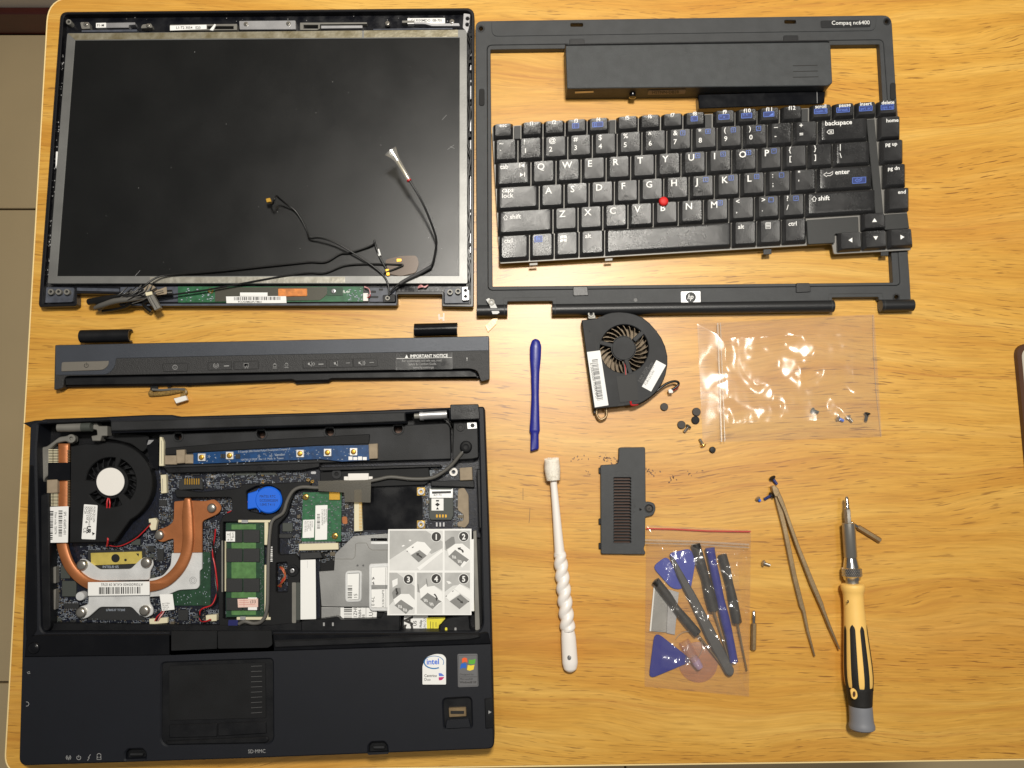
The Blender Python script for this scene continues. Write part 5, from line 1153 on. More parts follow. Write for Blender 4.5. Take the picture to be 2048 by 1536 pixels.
for k in range(11): strokes([[(615 + k * 1.45, 1121), (615 + k * 1.45, 1136)]], .4, 15.97, K['plate'], rb) if k < 1 else None
slab('ribbon_stiffener', rc(584, 1165, 592, 1246, 2), 16, 15.41, K['grbr'], LB); slab('ribbon_stiffener', rc(592.5, 1165, 600, 1240, 1), 15.7, 15.41, K['chipgr'], LB)
slab('flat_cable_socket', rnd([(600, 1106), (640, 1104), (645, 1116), (600, 1119)], 1), 14.5, 10.6, K['chip'], LB, .3)
# front right of the well
slab('front_frame', rnd([(632, 1240), (676, 1233), (681, 1240), (760, 1237), (766, 1226), (800, 1224), (800, 1262), (602, 1264), (602, 1242)], 4), 17.5, 7.01, K['black'], LB, .6)
for x in (646, 664): slab('light_slit', rc(x, 1245, x + 3.5, 1252, 1), 17.6, 17.51, K['prtg'], LB)
dl = slab('drive_sticker', [(808, 1232), (856, 1230), (854, 1263), (808, 1264)], 10.5, 9, K['white'], LB)
text('US', 833, 1252, 9, 10.57, K['ink'], dl, -90, .02); text('CA', 825, 1266, 24, 10.57, K['pdark'], dl, -90, .05); text('in Philip', 844, 1262, 7, 10.57, K['ink'], dl, -90, .02); text('SG901ZA', 852, 1263, 7, 10.57, K['inkg'], dl, -90, .0)
yl = slab('yellow_sticker', [(853, 1236), (890, 1234), (890, 1240), (878, 1250), (876, 1262), (854, 1263)], 10.9, 9, K['yellow'], LB); strokes([[(855, 1238), (889, 1236)], [(861, 1243), (861, 1260)], [(866, 1244), (866, 1258)], [(872, 1244), (872, 1254)]], .9, 10.97, K['ink'], yl)
slab('front_frame', rnd([(893, 1236), (938, 1230), (940, 1258), (948, 1262), (878, 1263), (880, 1250)], 5), 17.5, 7.01, K['black'], LB, .6)
slab('light_slit', rc(890, 1255, 894.5, 1266, 1.5), 17.6, 17.51, K['yellow'], LB); slab('light_slit', rc(909, 1255, 913, 1266, 1.5), 17.6, 17.51, K['prtg'], LB)
slab('side_strip', rnd([(946, 1062), (953, 1061), (960, 1258), (956, 1262), (950, 1260)], 2), 17, 9, K['grbr'], LB, .3)
slab('side_strip', rnd([(941, 1062), (945, 1062), (949, 1225), (945, 1226)], 1), 13, 9, K['blackm'], LB, .3)
slab('paper_edge', [(941, 1090), (944, 1090), (949, 1222), (945, 1223)], 15.1, 14.8, K['cream'], LB)
# touchpad area
slab('upper_buttons_tape', rnd([(342, 1262), (434, 1262), (434, 1298), (342, 1302)], 2), 25.4, 24.03, K['blackm'], LB, .3); slab('upper_buttons_tape', rnd([(435, 1262), (543, 1261), (545, 1290), (536, 1296), (435, 1298)], 4), 25.4, 24.03, K['blackm'], LB, .3)
slab('touchpad_recess', rnd([(320, 1324), (548, 1316), (549, 1482), (536, 1491), (328, 1494), (319, 1482)], 8), 22.4, 21, K['black'], LB)
tpd = slab('touchpad', rnd([(338, 1332), (531, 1325), (532, 1436), (338, 1441)], 2), 23, 22.41, K['blackm'], LB, .2)
strokes([[(502, 1332.5 + k * 10.4), (524, 1331.8 + k * 10.3)] for k in range(10)], .6, 23.07, K['inkg'], tpd, 'scroll_marks')
for q in ([(338, 1450), (434, 1447), (434, 1474), (338, 1476)], [(435.5, 1447), (532, 1443), (533, 1467), (435.5, 1473)]): slab('click_button', rnd(q, 2), 23.4, 22.41, K['black'], LB, .5)
slab('pad_trim', rnd([(330, 1483), (534, 1474), (538, 1480), (532, 1486), (334, 1490)], 3), 24, 22.41, K['black'], LB, .7)
text('SD·MMC', 496, 1506.5, 10.5, 24.07, K['prtg'], LB, -1.5, .0, sx=.9)
ic = [cir(137, 1515, 2.2, -60, 60), cir(137, 1515, 4.6, -60, 60), cir(137, 1515, 2.2, 120, 240), cir(137, 1515, 4.6, 120, 240), [(137, 1515), (137, 1520)], cir(157.5, 1515.5, 4, -60, 240), [(157.5, 1510), (157.5, 1515)],
      [(181, 1509), (176, 1516), (179, 1515), (175, 1521)], cir(198, 1511, 4), [(194, 1511), (194, 1519), (202, 1519), (202, 1511)], [(194, 1515), (202, 1515)], [(54, 1345), (59, 1343), (60, 1347), (55, 1347)], cir(53.5, 1408, 4.2, -110, 110)]
for i_ in (ic[:5], ic[5:7], ic[7:8], ic[8:11], ic[11:12], ic[12:]): strokes(i_, 1.1, 24.07, K['prtg'], LB, 'status_icon')
for q in (l1, l2):
    x0, x1 = min(p[0] for p in q), max(p[0] for p in q); y0, y1 = min(p[1] for p in q), max(p[1] for p in q)
    slab('latch_pocket', rc(x0 - 1, y0 - 1, x1 + 1, y1 + 1), 19, 8, K['black'], LB); slab('latch_hook', rc(x0 + 9, y0 + 9, x1 - 6, y0 + 14, 2), 22, 19.01, K['dusty'], LB, .5)
slab('sensor_pocket', rc(884, 1394, 946, 1462), 20.5, 8, K['black'], LB)
fps = slab('fingerprint_sensor', rnd([(897, 1416), (932, 1415), (933, 1433), (898, 1435)], 2), 22.5, 20.51, K['tweez'], LB, .4); slab('sensor_bar', rc(901, 1422, 928, 1428, 1), 22.9, 22.51, K['ink'], fps, .2)
slab('sensor_ramp', rnd([(892, 1440), (938, 1437), (943, 1456), (890, 1459)], 4), 22.8, 20.51, K['palm'], LB, .6)
ej = slab('eject_button', sb, 25, 24.01, K['black'], LB, .5); m = MB(); m.flat([(977, 1421), (983, 1424), (977, 1428)][::-1], 25.07); m.build('arrow', K['prtg'], ej, 0); strokes([[(974, 1456.5), (986, 1455.5)]], 1.2, 25.07, K['prt'], ej, 'edge_glint') if False else None
# palm rest stickers
st = slab('processor_sticker', rnd([(845, 1369), (845, 1332), (852, 1314), (872, 1307.5), (886, 1309), (892, 1316), (892, 1369)], [2, 3, 9, 8, 5, 3, 2], 5), 24.3, 24.02, K['white'], LB)
strokes([arc(868, 1324, 19, 20, 340, 24)], 0, 24.37, K['rtc'], st) if False else None
m = MB(); e = [(868 + 20 * math.cos(a) * 1.0, 1324.5 + 12 * math.sin(a)) for a in [math.radians(-40 + 380 * k / 30) for k in range(25)]]
m.flat(band([(868 + 19.5 * math.cos(math.radians(a)), 1324.5 + 12.5 * math.sin(math.radians(a))) for a in range(60, 395, 12)], [2.4] * 12 + [1.2] * 16), 24.37); m.build('swirl', M('teal_ink', (20, 110, 170), .5), st, 0)
text('intel', 853, 1329, 16, 24.38, K['rtc'], st, -2, .02, sx=.92)
text('Centrino', 848.5, 1354, 8, 24.38, K['ink'], st, 0, .01, sx=.86); text('Duo', 848.5, 1361.5, 8, 24.38, K['ink'], st, 0, .0, sx=.9)
m = MB(); m.flat(rnd([(877, 1346), (883, 1346.5), (889, 1352), (878, 1352.5)], 1.5), 24.38); m.build('drop_mark', K['blue'], st, 0); m = MB(); m.flat(rnd([(877, 1354.5), (889, 1354), (884, 1360), (878, 1361)], 1.5), 24.38); m.build('drop_mark', M('magenta_ink', (190, 40, 110), .5), st, 0)
st = slab('system_sticker', rnd([(915, 1308), (955, 1307.5), (957, 1373), (916, 1374.5)], 3), 24.3, 24.02, K['stk'], LB)
strokes([[(917, 1311), (954, 1310.5), (955, 1371), (918, 1372.5), (917, 1311)], [(918, 1354), (954.5, 1353.5)]], .7, 24.36, K['pdark'], st, 'border')
for q, c in (([(924, 1317), (929, 1315), (934, 1316.5), (935, 1325), (930, 1323.5), (924, 1325.5)], (226, 92, 40)), ([(938, 1319), (944, 1320), (951, 1317.5), (950, 1327), (944, 1329), (937, 1327.5)], (90, 168, 54)), ([(922, 1328), (928, 1326), (933, 1327.5), (932, 1337), (926, 1335.5), (920, 1338)], (36, 96, 190)), ([(935.5, 1330), (942, 1331), (949, 1329.5), (947, 1339), (940, 1341.5), (934, 1340)], (234, 206, 60))):
    m = MB(); m.flat(q, 24.38); m.build('flag_pane', M('flag_ink', c, .5), st, 0)
text('Designed for', 919.5, 1350.5, 5.4, 24.38, K['pdark'], st, 0, .0); text('Microsoft®', 919.5, 1360, 5.6, 24.38, K['pdark'], st, 0, .0); text('Windows® XP', 919.5, 1366.5, 6, 24.38, K['pdark'], st, 0, .02, sx=.9)

# ---------------------------------------------------------------- printed card on the drive bay
PC = thing('instruction_card', 858, 1145, 'white printed card with five numbered steps lying on the laptop drive bay', 'card', z=17.6)
CQ = [(776.5, 1058.5), (943, 1057.5), (943, 1230), (774.5, 1230.5)]
slab('card', CQ, 18.3, 17.9, K['white'], PC); slab('under_page', [(936, 1080), (947.5, 1078), (948, 1222), (936, 1223)], 17.85, 17.65, K['white'], PC)
z0 = 18.36
def ph(px_, mat, dz=0): m = MB(); m.flat(px_, z0 + dz); return m
def panel(q, num, nx, ny, polys):
    o = ph(q, 0).build('printed_picture', K['pgrey2'], PC, 0)
    for i, (mt, pl_) in enumerate(polys):
        m = MB()
        for p_ in pl_: m.flat(p_, z0 + .04 + i * .03)
        m.build('picture_print', K[mt], o, 0)
    m = MB(); m.flat(ci(nx, ny, 10.6, 26), z0 + .30); m.build('number_rim', K['white'], o, 0)
    m = MB(); m.flat(ci(nx, ny, 9.5, 26), z0 + .34); m.build('number_disc', K['pdark'], o, 0)
    text(num, nx, ny + 5.6, 15.5, z0 + .38, K['white'], o, 0, .03, 'CENTER', .92)
CS = lambda pts, s=8.085: [(760 + x / s, 1050 + y / s) for x, y in pts]
fing = lambda x, y: [CS([(x + k * 22, y + 4 * k), (x + 10 + k * 22, y + 4 * k), (x + 22 + k * 22, y + 50 + 2 * k), (x + 12 + k * 22, y + 52 + 2 * k)]) for k in range(3)]
panel(CS([(155, 90), (1015, 90), (1015, 735), (155, 735)]), '1', 872.5, 1073.5, [
    ('pgrey', [CS([(155, 90), (740, 90), (1015, 270), (1015, 370), (830, 470), (600, 270), (155, 560)])]),
    ('white', [CS([(420, 390), (600, 265), (720, 280), (830, 400), (760, 490), (640, 400), (500, 480)]), CS([(600, 690), (1000, 390), (1015, 430), (640, 735)]), CS([(345, 340), (380, 320), (405, 335), (370, 352)]), CS([(460, 245), (490, 235), (510, 250), (485, 265)])]),
    ('pgrey3', [CS([(500, 490), (640, 405), (755, 495), (625, 605)])]), ('pdark', [CS([(585, 455), (640, 455), (625, 472), (690, 520), (670, 535), (610, 490), (598, 505)]), CS([(430, 425), (445, 415), (450, 428), (436, 436)]), CS([(515, 360), (545, 348), (545, 360), (520, 372)])])])
panel(CS([(1045, 90), (1455, 90), (1455, 735), (1045, 735)]), '2', 927.5, 1073, [
    ('pgrey', [CS([(1045, 90), (1455, 90), (1455, 520), (1230, 330), (1080, 420), (1045, 400)])]), ('white', [CS([(1085, 400), (1215, 305), (1330, 300), (1455, 400), (1455, 560), (1330, 690), (1110, 480)])]),
    ('pgrey3', [CS([(1050, 270), (1160, 190), (1200, 190), (1215, 300), (1070, 395)]), CS([(1105, 510), (1215, 400), (1440, 560), (1395, 600), (1360, 580), (1295, 670)])]),
    ('white', fing(1165, 490) + fing(1255, 560)), ('pdark', [CS([(1250, 370), (1310, 360), (1302, 378), (1345, 405), (1358, 440), (1335, 450), (1318, 415), (1285, 395), (1280, 410)])])])
panel(CS([(150, 770), (560, 770), (560, 1435), (150, 1435)]), '3', 817, 1158.5, [
    ('pgrey', [CS([(150, 770), (270, 770), (480, 930), (560, 990), (560, 1240), (330, 1110), (150, 1300)])]), ('white', [CS([(195, 900), (285, 860), (285, 960), (205, 1010)]), CS([(215, 1200), (330, 1115), (470, 1115), (560, 1210), (560, 1330), (430, 1400), (250, 1290)])]),
    ('pgrey3', [CS([(195, 1090), (250, 1020), (330, 1015), (340, 1110), (215, 1205)]), CS([(235, 1300), (340, 1205), (540, 1340), (520, 1370), (480, 1370), (420, 1440)])]), ('white', fing(290, 1290) + fing(372, 1345)),
    ('pdark', [CS([(250, 1025), (280, 1020), (280, 1060), (300, 1100), (270, 1145), (255, 1105), (268, 1100), (252, 1060)])])])
panel(CS([(598, 770), (1010, 770), (1010, 1435), (598, 1435)]), '4', 872.3, 1157.5, [
    ('pgrey', [CS([(598, 770), (1010, 770), (1010, 1060), (880, 980), (760, 1000), (650, 1100), (598, 1080)])]), ('white', [CS([(640, 1040), (750, 950), (760, 1000), (870, 985), (1005, 1080), (1010, 1240), (850, 1360), (660, 1190)])]),
    ('pgrey3', [CS([(650, 1200), (770, 1095), (1000, 1240), (950, 1265), (850, 1360), (760, 1300)]), CS([(740, 865), (755, 870), (772, 975), (758, 985)]), CS([(605, 960), (620, 950), (640, 1080), (625, 1090)])]), ('white', fing(705, 1190) + fing(800, 1250)),
    ('pdark', [CS([(865, 1120), (890, 1110), (920, 1150), (925, 1175), (940, 1175), (915, 1235), (895, 1180), (908, 1180), (895, 1150)])])])
panel(CS([(1045, 770), (1455, 770), (1455, 1435), (1045, 1435)]), '5', 927.5, 1157.5, [
    ('pgrey', [CS([(1045, 770), (1455, 770), (1455, 1030), (1330, 960), (1180, 980), (1045, 1080)])]), ('white', [CS([(1060, 1160), (1190, 1040), (1290, 1100), (1130, 1230)]), CS([(1290, 950), (1455, 1060), (1455, 1200), (1310, 1110), (1200, 1030)]), CS([(1070, 905), (1120, 910), (1160, 940), (1110, 955)])]),
    ('pgrey3', [CS([(1125, 1235), (1300, 1120), (1440, 1235), (1285, 1360)])]), ('pdark', [CS([(1240, 1195), (1260, 1180), (1320, 1235), (1330, 1220), (1348, 1270), (1290, 1255), (1305, 1245)]), CS([(1425, 1235), (1442, 1222), (1442, 1240), (1428, 1250)]), CS([(1060, 1150), (1082, 1138), (1082, 1152), (1064, 1162)]), CS([(1165, 1070), (1190, 1058), (1190, 1070), (1170, 1080)])])])
# ---------------------------------------------------------------- loose cooling fan
FA = thing('cooling_fan', 1250, 720, 'loose black blower fan with white barcode label beside the blue pry bar', 'fan')
FS = lambda pts: [(1130 + x / 5.69, 600 + y / 5.69) for x, y in pts]
body = FS([(190, 230), (395, 205), (450, 165), (530, 142), (620, 135), (720, 145), (800, 165), (880, 200), (960, 262), (1030, 340), (1095, 430), (1140, 530), (1165, 640), (1165, 740), (1145, 850), (1105, 945), (1050, 1030), (980, 1100), (895, 1155), (830, 1185), (600, 1215), (345, 1238), (325, 1230)])
fc = (1248.6, 697.5)
slab('base_plate', body, 1.4, .3, K['black'], FA)
m = MB()
for k in range(25):
    a = k * 2 * math.pi / 25
    m.prism(band([(fc[0] + r * math.cos(a - (r - 24) * .016), fc[1] + r * math.sin(a - (r - 24) * .016)) for r in (23, 34, 44, 56)], 1.15), 8.4, 2.4)
m.build('fan_blades', K['bronze'], FA)
slab('rotor_disc', ci(*fc, 55, 40), 2.3, 1.41, K['bronze'], FA)
arms = []
h_ = slab('housing', rnd(body, 3, 2), 10.6, 1.41, K['dusty'], FA, .5, [ci(fc[0], fc[1], 48.5, 44)])
slab('motor_hub', ci(fc[0] - 1.2, fc[1] - 1, 24, 32), 10.9, 2.4, K['dusty'], FA, .5)
for a, b in (((1268, 681), (1286, 664)), ((1228, 692), (1199, 684)), ((1252, 718), (1262, 748))):
    slab('hub_arm', band([a, b], 9), 10.7, 7.5, K['dusty'], FA, .4)
strokes([arc(fc[0] - 1.2, fc[1] - 1, 24.6, -20, 70, 10), arc(fc[0] - 1.2, fc[1] - 1, 24.6, 100, 190, 10), arc(fc[0] - 1.2, fc[1] - 1, 24.6, 215, 310, 10)], 1.3, 10.95, K['ink'], FA, 'hub_outline')
for a_, b_ in (((1268, 681), (1286, 664)), ((1228, 692), (1199, 684)), ((1252, 718), (1262, 748))): strokes([[a_, b_]], 1.1, 10.78, K['ink'], FA, 'arm_groove')
strokes([FS([(400, 230), (412, 385), (345, 410), (330, 400), (290, 395), (275, 330), (220, 325)]), FS([(345, 410), (360, 575)]), FS([(245, 450), (290, 440)]), FS([(285, 440), (280, 345)])], .9, 10.67, K['ink'], FA, 'housing_seam')
for q in ([(1010, 352), (1045, 348), (1048, 372), (1012, 376)], [(1100, 612), (1160, 608), (1160, 620), (1102, 624)], [(380, 195), (445, 185), (448, 205), (384, 215)], [(600, 1190), (670, 1185), (672, 1200), (602, 1206)], [(890, 1115), (955, 1088), (958, 1100), (895, 1130)]): slab('clip_notch', FS(q), 10.72, 10.61, K['ink'], FA)
lb = slab('barcode_label', FS([(250, 592), (400, 573), (495, 1197), (340, 1222)]), 10.8, 10.61, K['white'], FA)
bq = FS([(305, 680), (372, 672), (435, 1135), (368, 1148)]); bars([bq[0], bq[3], bq[2], bq[1]], 40, 10.87, K['inkg'], lb, 17)
text('AT006000000 FNS9A 0FU1', *FS([(280, 715)])[0], 8.4, 10.87, K['ink'], lb, 80.5, .0, sx=.78)
lb = slab('maker_label', FS([(1040, 683), (1150, 742), (980, 1042), (875, 985)]), 10.8, 10.61, K['white'], FA)
for i, t in enumerate(('FORCECON', 'DFB451205M10T', 'F659-CCW DC5V', '0.40A  DC28')): text(t, *FS([(985 - i * 26 - 60, 985 - i * 14 - 10)])[0], 6.2, 10.87, K['inkg'], lb, -60, .0)
slab('black_tape', FS([(583, 870), (805, 845), (842, 1140), (625, 1165)]), 11.0, 10.61, K['ink'], FA)
slab('mounting_lug', rnd(FS([(262, 215), (265, 150), (298, 120), (332, 150), (355, 210)]), 4), 7.5, 5.5, K['grbr'], FA, .2); ring(1182.3, 627.7, 6.6, 3.4, 8.2, 7.51, 'grbr', FA, 'lug_ring'); slab('lug_hole', ci(1182.3, 627.7, 3.4), 7.6, 7.51, K['ink'], FA)
MB().tube([(*p, 5) for p in FS([(365, 1225), (360, 1300), (395, 1355), (440, 1350), (472, 1310), (468, 1225)])], .9, 8, 5).build('wire_loop', K['tweez'], FA, 60)
slab('mounting_lug', rnd(FS([(330, 1240), (380, 1236), (372, 1300), (322, 1290)]), 3), 5, 1, K['black'], FA, .3)
for k in range(3): tube('fan_lead', [(1247 + k * 2, 722, 8), (1249 + k * 1.5, 736, 9.5), (1250 + k * 1.5, 750, 10.7)], .5, K[('gwire', 'redw', 'gwire')[k]], FA, 6)
tube('fan_lead', [(*FS([(745, 1150)])[0], 10.8), (*FS([(760, 1195)])[0], 10), (*FS([(830, 1185)])[0], 9)], .9, K['redw'], FA, 8)
cb = FS([(830, 1185), (920, 1135), (1030, 1050), (1120, 975), (1190, 938), (1245, 925), (1285, 935), (1292, 960), (1262, 995), (1215, 1022)])
tube('fan_lead', [(x, y, 8 - i * .3 if i < 7 else 5.5) for i, (x, y) in enumerate(cb)], .95, K['wire'], FA, 8, 5)
tube('fan_lead', [(x + 1, y + 1.8, 5.2) for x, y in cb[7:]], .6, K['redw'], FA, 8, 5)
slab('plug', rnd(FS([(1175, 1022), (1205, 1008), (1232, 1035), (1228, 1058), (1185, 1060)]), 1), 6.5, 3.6, K['whitep'], FA, .3)

# ---------------------------------------------------------------- blue pry bar, round brush
o = MB().prism(rnd([(1060, 692), (1064, 680), (1071, 676.5), (1079, 680), (1083, 692), (1082, 715), (1079, 745), (1078, 790), (1079, 835), (1080, 862), (1077.5, 866), (1078, 898), (1061, 903.5), (1061.5, 866), (1059, 862), (1061, 835), (1063, 790), (1062, 745), (1060, 715)], 3, 3), 5, .1, 1.1)
tag(o.build('pry_bar', K['bluep'], None, 50), 'blue plastic pry bar with a flat tip lying alone below the bezel', 'pry tool')
BR = thing('round_brush', 1120, 1140, 'white brush with round bristle head and spiral twisted handle', 'brush')
# handle: smooth shaft, twisted grip, flat end
pts = [(1106.5, 957), (1108, 975), (1112, 1020), (1117, 1080), (1119.5, 1108)]
tube('shaft', [(x, y, 5) for x, y in pts], [2.7, 2.6, 2.9, 3.5, 3.9], K['ivory'], BR, 16, 5)
v = []; f = []; A, B = P(1119.5, 1104, 5), P(1136, 1262, 5); d = (B - A).normalized(); s_ = d.cross(Vector((0, 0, 1))).normalized(); u_ = s_.cross(d); n, sg = 110, 36
for i in range(n + 1):
    t = i / n
    for k in range(sg):
        a = 2 * math.pi * k / sg; r = (4.9 + .6 * t) * (.78 + .27 * abs(math.cos(a + t * math.pi * 6.4))) * min(1, .78 + t * 4, .86 + (1 - t) * 4)
        v.append(tuple(A + (B - A) * t + (s_ * math.cos(a) + u_ * math.sin(a)) * r * .001))
for i in range(n):
    for k in range(sg): j = (k + 1) % sg; f.append((i * sg + k, i * sg + j, (i + 1) * sg + j, (i + 1) * sg + k))
f += [tuple(range(sg))[::-1], tuple(n * sg + k for k in range(sg))]
finish('twisted_grip', v, f, K['ivory'], BR, 80)
tube('handle_end', [(1135, 1256, 5), (1137, 1275, 4.9), (1138.5, 1300, 4.6), (1140, 1325, 4.4), (1140.5, 1338, 4.3), (1140.8, 1344, 4.2)], [4.4, 5.4, 5.6, 5.7, 4.6, 1.5], K['ivory'], BR, 20, 5, .8)
slab('hanging_hole', ci(1138.5, 1315.5, 4, 14, 5), 9.0, 8.6, K['inkg'], BR)
m = MB(); m.tube([(1106.5, 961, 6), (1104.5, 938, 6), (1103.5, 920, 6)], [5.0, 6.0, 5.4], 20, 4)
rr = random.Random(12); A, B = P(1106, 960, 6), P(1103.5, 922, 6); d = (B - A).normalized(); s_ = d.cross(Vector((0, 0, 1))).normalized(); u_ = s_.cross(d)
for _ in range(1500):
    t = rr.random(); a = rr.uniform(0, 6.283); dirv = s_ * math.cos(a) + u_ * math.sin(a)
    p = A + (B - A) * t + dirv * .0042; q = p + dirv * rr.uniform(.0016, .0036) + d * rr.uniform(-.0006, .0008); w_ = dirv.cross(d) * .00022
    b = len(m.v); m.v += [tuple(p - w_), tuple(p + w_), tuple(q)]; m.face(b, b + 1, b + 2)
for _ in range(420):
    r_ = rr.uniform(0, .0048); a = rr.uniform(0, 6.283); p = B + (s_ * math.cos(a) + u_ * math.sin(a)) * r_; q = p + d * rr.uniform(.001, .0030) + (s_ * math.cos(a) + u_ * math.sin(a)) * .001; w_ = s_ * .00022
    b = len(m.v); m.v += [tuple(p - w_), tuple(p + w_), tuple(q)]; m.face(b, b + 1, b + 2)
m.build('bristle_head', K['bristle'], BR, 60)
slab('collar', rnd([(1099, 956), (1115, 955), (1115, 960), (1099, 961)], 2), 8.2, 3, K['ivory'], BR, .6)

# ---------------------------------------------------------------- memory cover
MC = thing('memory_cover', 1248, 1010, 'dark grey slotted plastic memory door with a screw lug', 'cover')
co = rnd([(1237.5, 895), (1290.5, 894), (1291.5, 1004), (1297, 1003), (1309, 1006), (1312, 1018), (1307, 1030), (1297, 1033), (1291, 1034), (1290.5, 1088), (1287, 1098), (1291, 1104), (1290.5, 1109), (1202, 1108), (1201, 930), (1234, 928), (1237, 922)], [4, 4, 4, 6, 8, 10, 8, 4, 2, 4, 4, 3, 3, 4, 4, 3, 3], 4)
sl_ = []
for k in range(22): y = 957 + k * 6.02; sl_.append(rnd([(1227.5, y - 2), (1262, y - 2), (1262, y + 2), (1227.5, y + 2)], 1.8, 2))
slab('door', co, 3.4, .2, K['bezel'], MC, .4, sl_ + [ci(1298, 1017.5, 8)])
slab('slot_shade', [(1224, 951), (1266, 951), (1266, 1089), (1224, 1089)], .6, .2, K['brown'], MC)  # dark sheet added under the slots, stands in for the shade between the ribs
for y in (941, 1043, 1092): slab('locating_tab', rnd([(1197.5, y - 6), (1202, y - 6), (1202, y + 6), (1197.5, y + 6)], 1.5), 2.2, .4, K['black'], MC, .3)
slab('screw_seat', ci(1298, 1017.5, 8), 1.8, .3, K['ink'], MC); bolt(1298.3, 1017.3, 6.2, 2, MC, 'rubber2', 'captive_screw', .9)
strokes([[(1268, 1010), (1271, 1013), (1268, 1016)], [(1266, 1021), (1270, 1024), (1266, 1026)], [(1279, 1016), (1284, 1019), (1279, 1022), (1279, 1016)]], .7, 3.46, K['ink'], MC, 'moulded_mark')

# ---------------------------------------------------------------- loose screws, rubber feet, bits
def small(name, mats, px, py, ang, z, label, cat, group, parts):
    """small thing built along +x in mm about its own origin, then set down"""
    o = bpy.data.objects.new(name, None); COL.objects.link(o); o.empty_display_size = .005
    o.location = P(px, py, z); o.location.z = 0; o.rotation_euler = (0, 0, math.radians(ang)); tag(o, label, cat, group)
    for nm, prof, mt, h in parts:
        v = []; f = []; sg = 14 if len(prof[0]) < 3 else int(prof[0][2])
        for p in prof:
            x, r = p[0], p[1]
            for k in range(sg): a = 2 * math.pi * k / sg; v.append((x * .001, r * .001 * math.cos(a), h * .001 + r * .001 * math.sin(a)))
        for i in range(len(prof) - 1):
            for k in range(sg): j = (k + 1) % sg; f.append((i * sg + k, (i + 1) * sg + k, (i + 1) * sg + j, i * sg + j))
        f += [tuple(range(sg)), tuple((len(prof) - 1) * sg + k for k in range(sg))[::-1]]
        me = bpy.data.meshes.new(nm); me.from_pydata(v, [], f); me.materials.append(K[mt]); me.polygons.foreach_set('use_smooth', [True] * len(me.polygons)); me.set_sharp_from_angle(angle=math.radians(40))
        c = bpy.data.objects.new(nm, me); COL.objects.link(c); c.parent = o
    return o
def screw_(px, py, ang, label, group, head='screw', body='screw', L=4.5, hr=2.2, z=0.):
    t = [(-.2, .95)]
    k = 0.
    while k < L: t += [(k, .95), (k + .25, 1.15), (k + .5, .95)]; k += .55
    o = small('screw', None, px, py, ang, 2, label, 'screw', group, [('head', [(-2, hr * .6), (-1.5, hr), (-.9, hr), (-.2, 1.0)], head, hr), ('shank', t + [(L + .3, .6)], body, hr)])
    o.location.z = z * .001
    o.rotation_euler = (0, math.atan((hr - 1.0) / (L + 1)) * .9, math.radians(ang)); o.location.z += .0001
    return o
LG = 'loose screws lying on the table'
screw_(1371.5, 861, 55, 'dark grey screw beside a rubber foot left of the clear bag', LG, 'rubber2', 'screw', 3.4, 2.2) if False else None
screw_(1376, 854, -126, 'grey screw lying against the lowest of the four rubber discs', LG, 'chipgr', 'screw', 4.0, 2.2)
screw_(1405.5, 889, 115, 'brass-tinted screw near the zip corner of the empty clear bag', LG, 'brass', 'screw', 4.2, 2.1)
screw_(1545, 957, -52, 'black screw just above the closed end of the tweezers', LG, 'ink', 'bluef', 4.4, 2.5)
screw_(1541, 991, -148, 'blue-threaded dark screw touching the tweezers near their closed end', LG, 'ink', 'bluef', 4.4, 2.5)
screw_(1516.5, 998, -45, 'tiny silver screw with blue end beside the dark blue screw', LG, 'screw', 'rtc', 1.6, 1.9)
screw_(1528, 1126.5, -18, 'silver screw alone between the tool bag and the tweezers', LG, 'screw', 'screw', 4.2, 2.3)
BGp = 'screws inside the clear zip bag'
screw_(1626.5, 821, -20, 'grey screw inside the clear bag, farthest from the bag edge', BGp, 'chipgr', 'chipgr', 3.4, 2.0, .4)
screw_(1677, 837, -25, 'blue-tipped screw in the bag touching a silver one', BGp, 'screw', 'rtc', 3.4, 2.0, .4)
screw_(1697, 835, -48, 'silver screw in the bag touching the blue-tipped one', BGp, 'screw', 'screw', 3.6, 2.0, .4)
screw_(1733.5, 829, -100, 'black screw inside the clear bag nearest its outer corner', BGp, 'ink', 'ink', 4.6, 2.2, .4)
for x, y, r, mt, l in ((1329, 813.5, 8, 'rubber2', 'grey rubber disc just below the fan plug, apart from the rest'), (1393.5, 823.5, 8.6, 'rubber2', 'grey rubber disc at the clear bag edge, above the black one'), (1391.5, 840, 8.2, 'rubber', 'black rubber disc touching a grey one at the bag edge'), (1363.5, 849.5, 8.4, 'rubber2', 'grey rubber disc with a screw leaning on it')):
    k = r / 2.7; tag(MB().lathe(x, y, [(k, 0), (k, 1.4), (k * .9, 1.9), (k * .4, 2.0)], 20, 2).build('rubber_foot', K[mt], None, 50), l, 'rubber foot', 'rubber screw caps on the table')
tag(MB().lathe(1425.5, 899.5, [(2.3, 0), (2.4, 1.6), (2.0, 2.3), (.9, 2.5)], 18, 2).build('domed_screw', K['ink'], None, 50), 'small round black screw head alone below the zip corner of the clear bag', 'screw')
def bit_(px, py, ang, label):
    return small('screwdriver_bit', None, px, py, ang, 2, label, 'driver bit', 'loose screwdriver bits', [('hex_shank', [(-10, 1.5, 6), (-9.6, 2.1, 6), (8.6, 2.1, 6), (9.2, 1.5, 6)], 'tweez', 2.1), ('tip', [(9, 1.2), (11.5, 1.2), (13, 1.35), (17.5, 1.1), (18.2, .5)], 'chrome', 2.1)])
bit_(1507, 1272, 87, 'dark steel hex bit standing alone beside the tool bag')
bit_(1737, 1067, 148, 'steel hex bit leaning against the screwdriver shank')

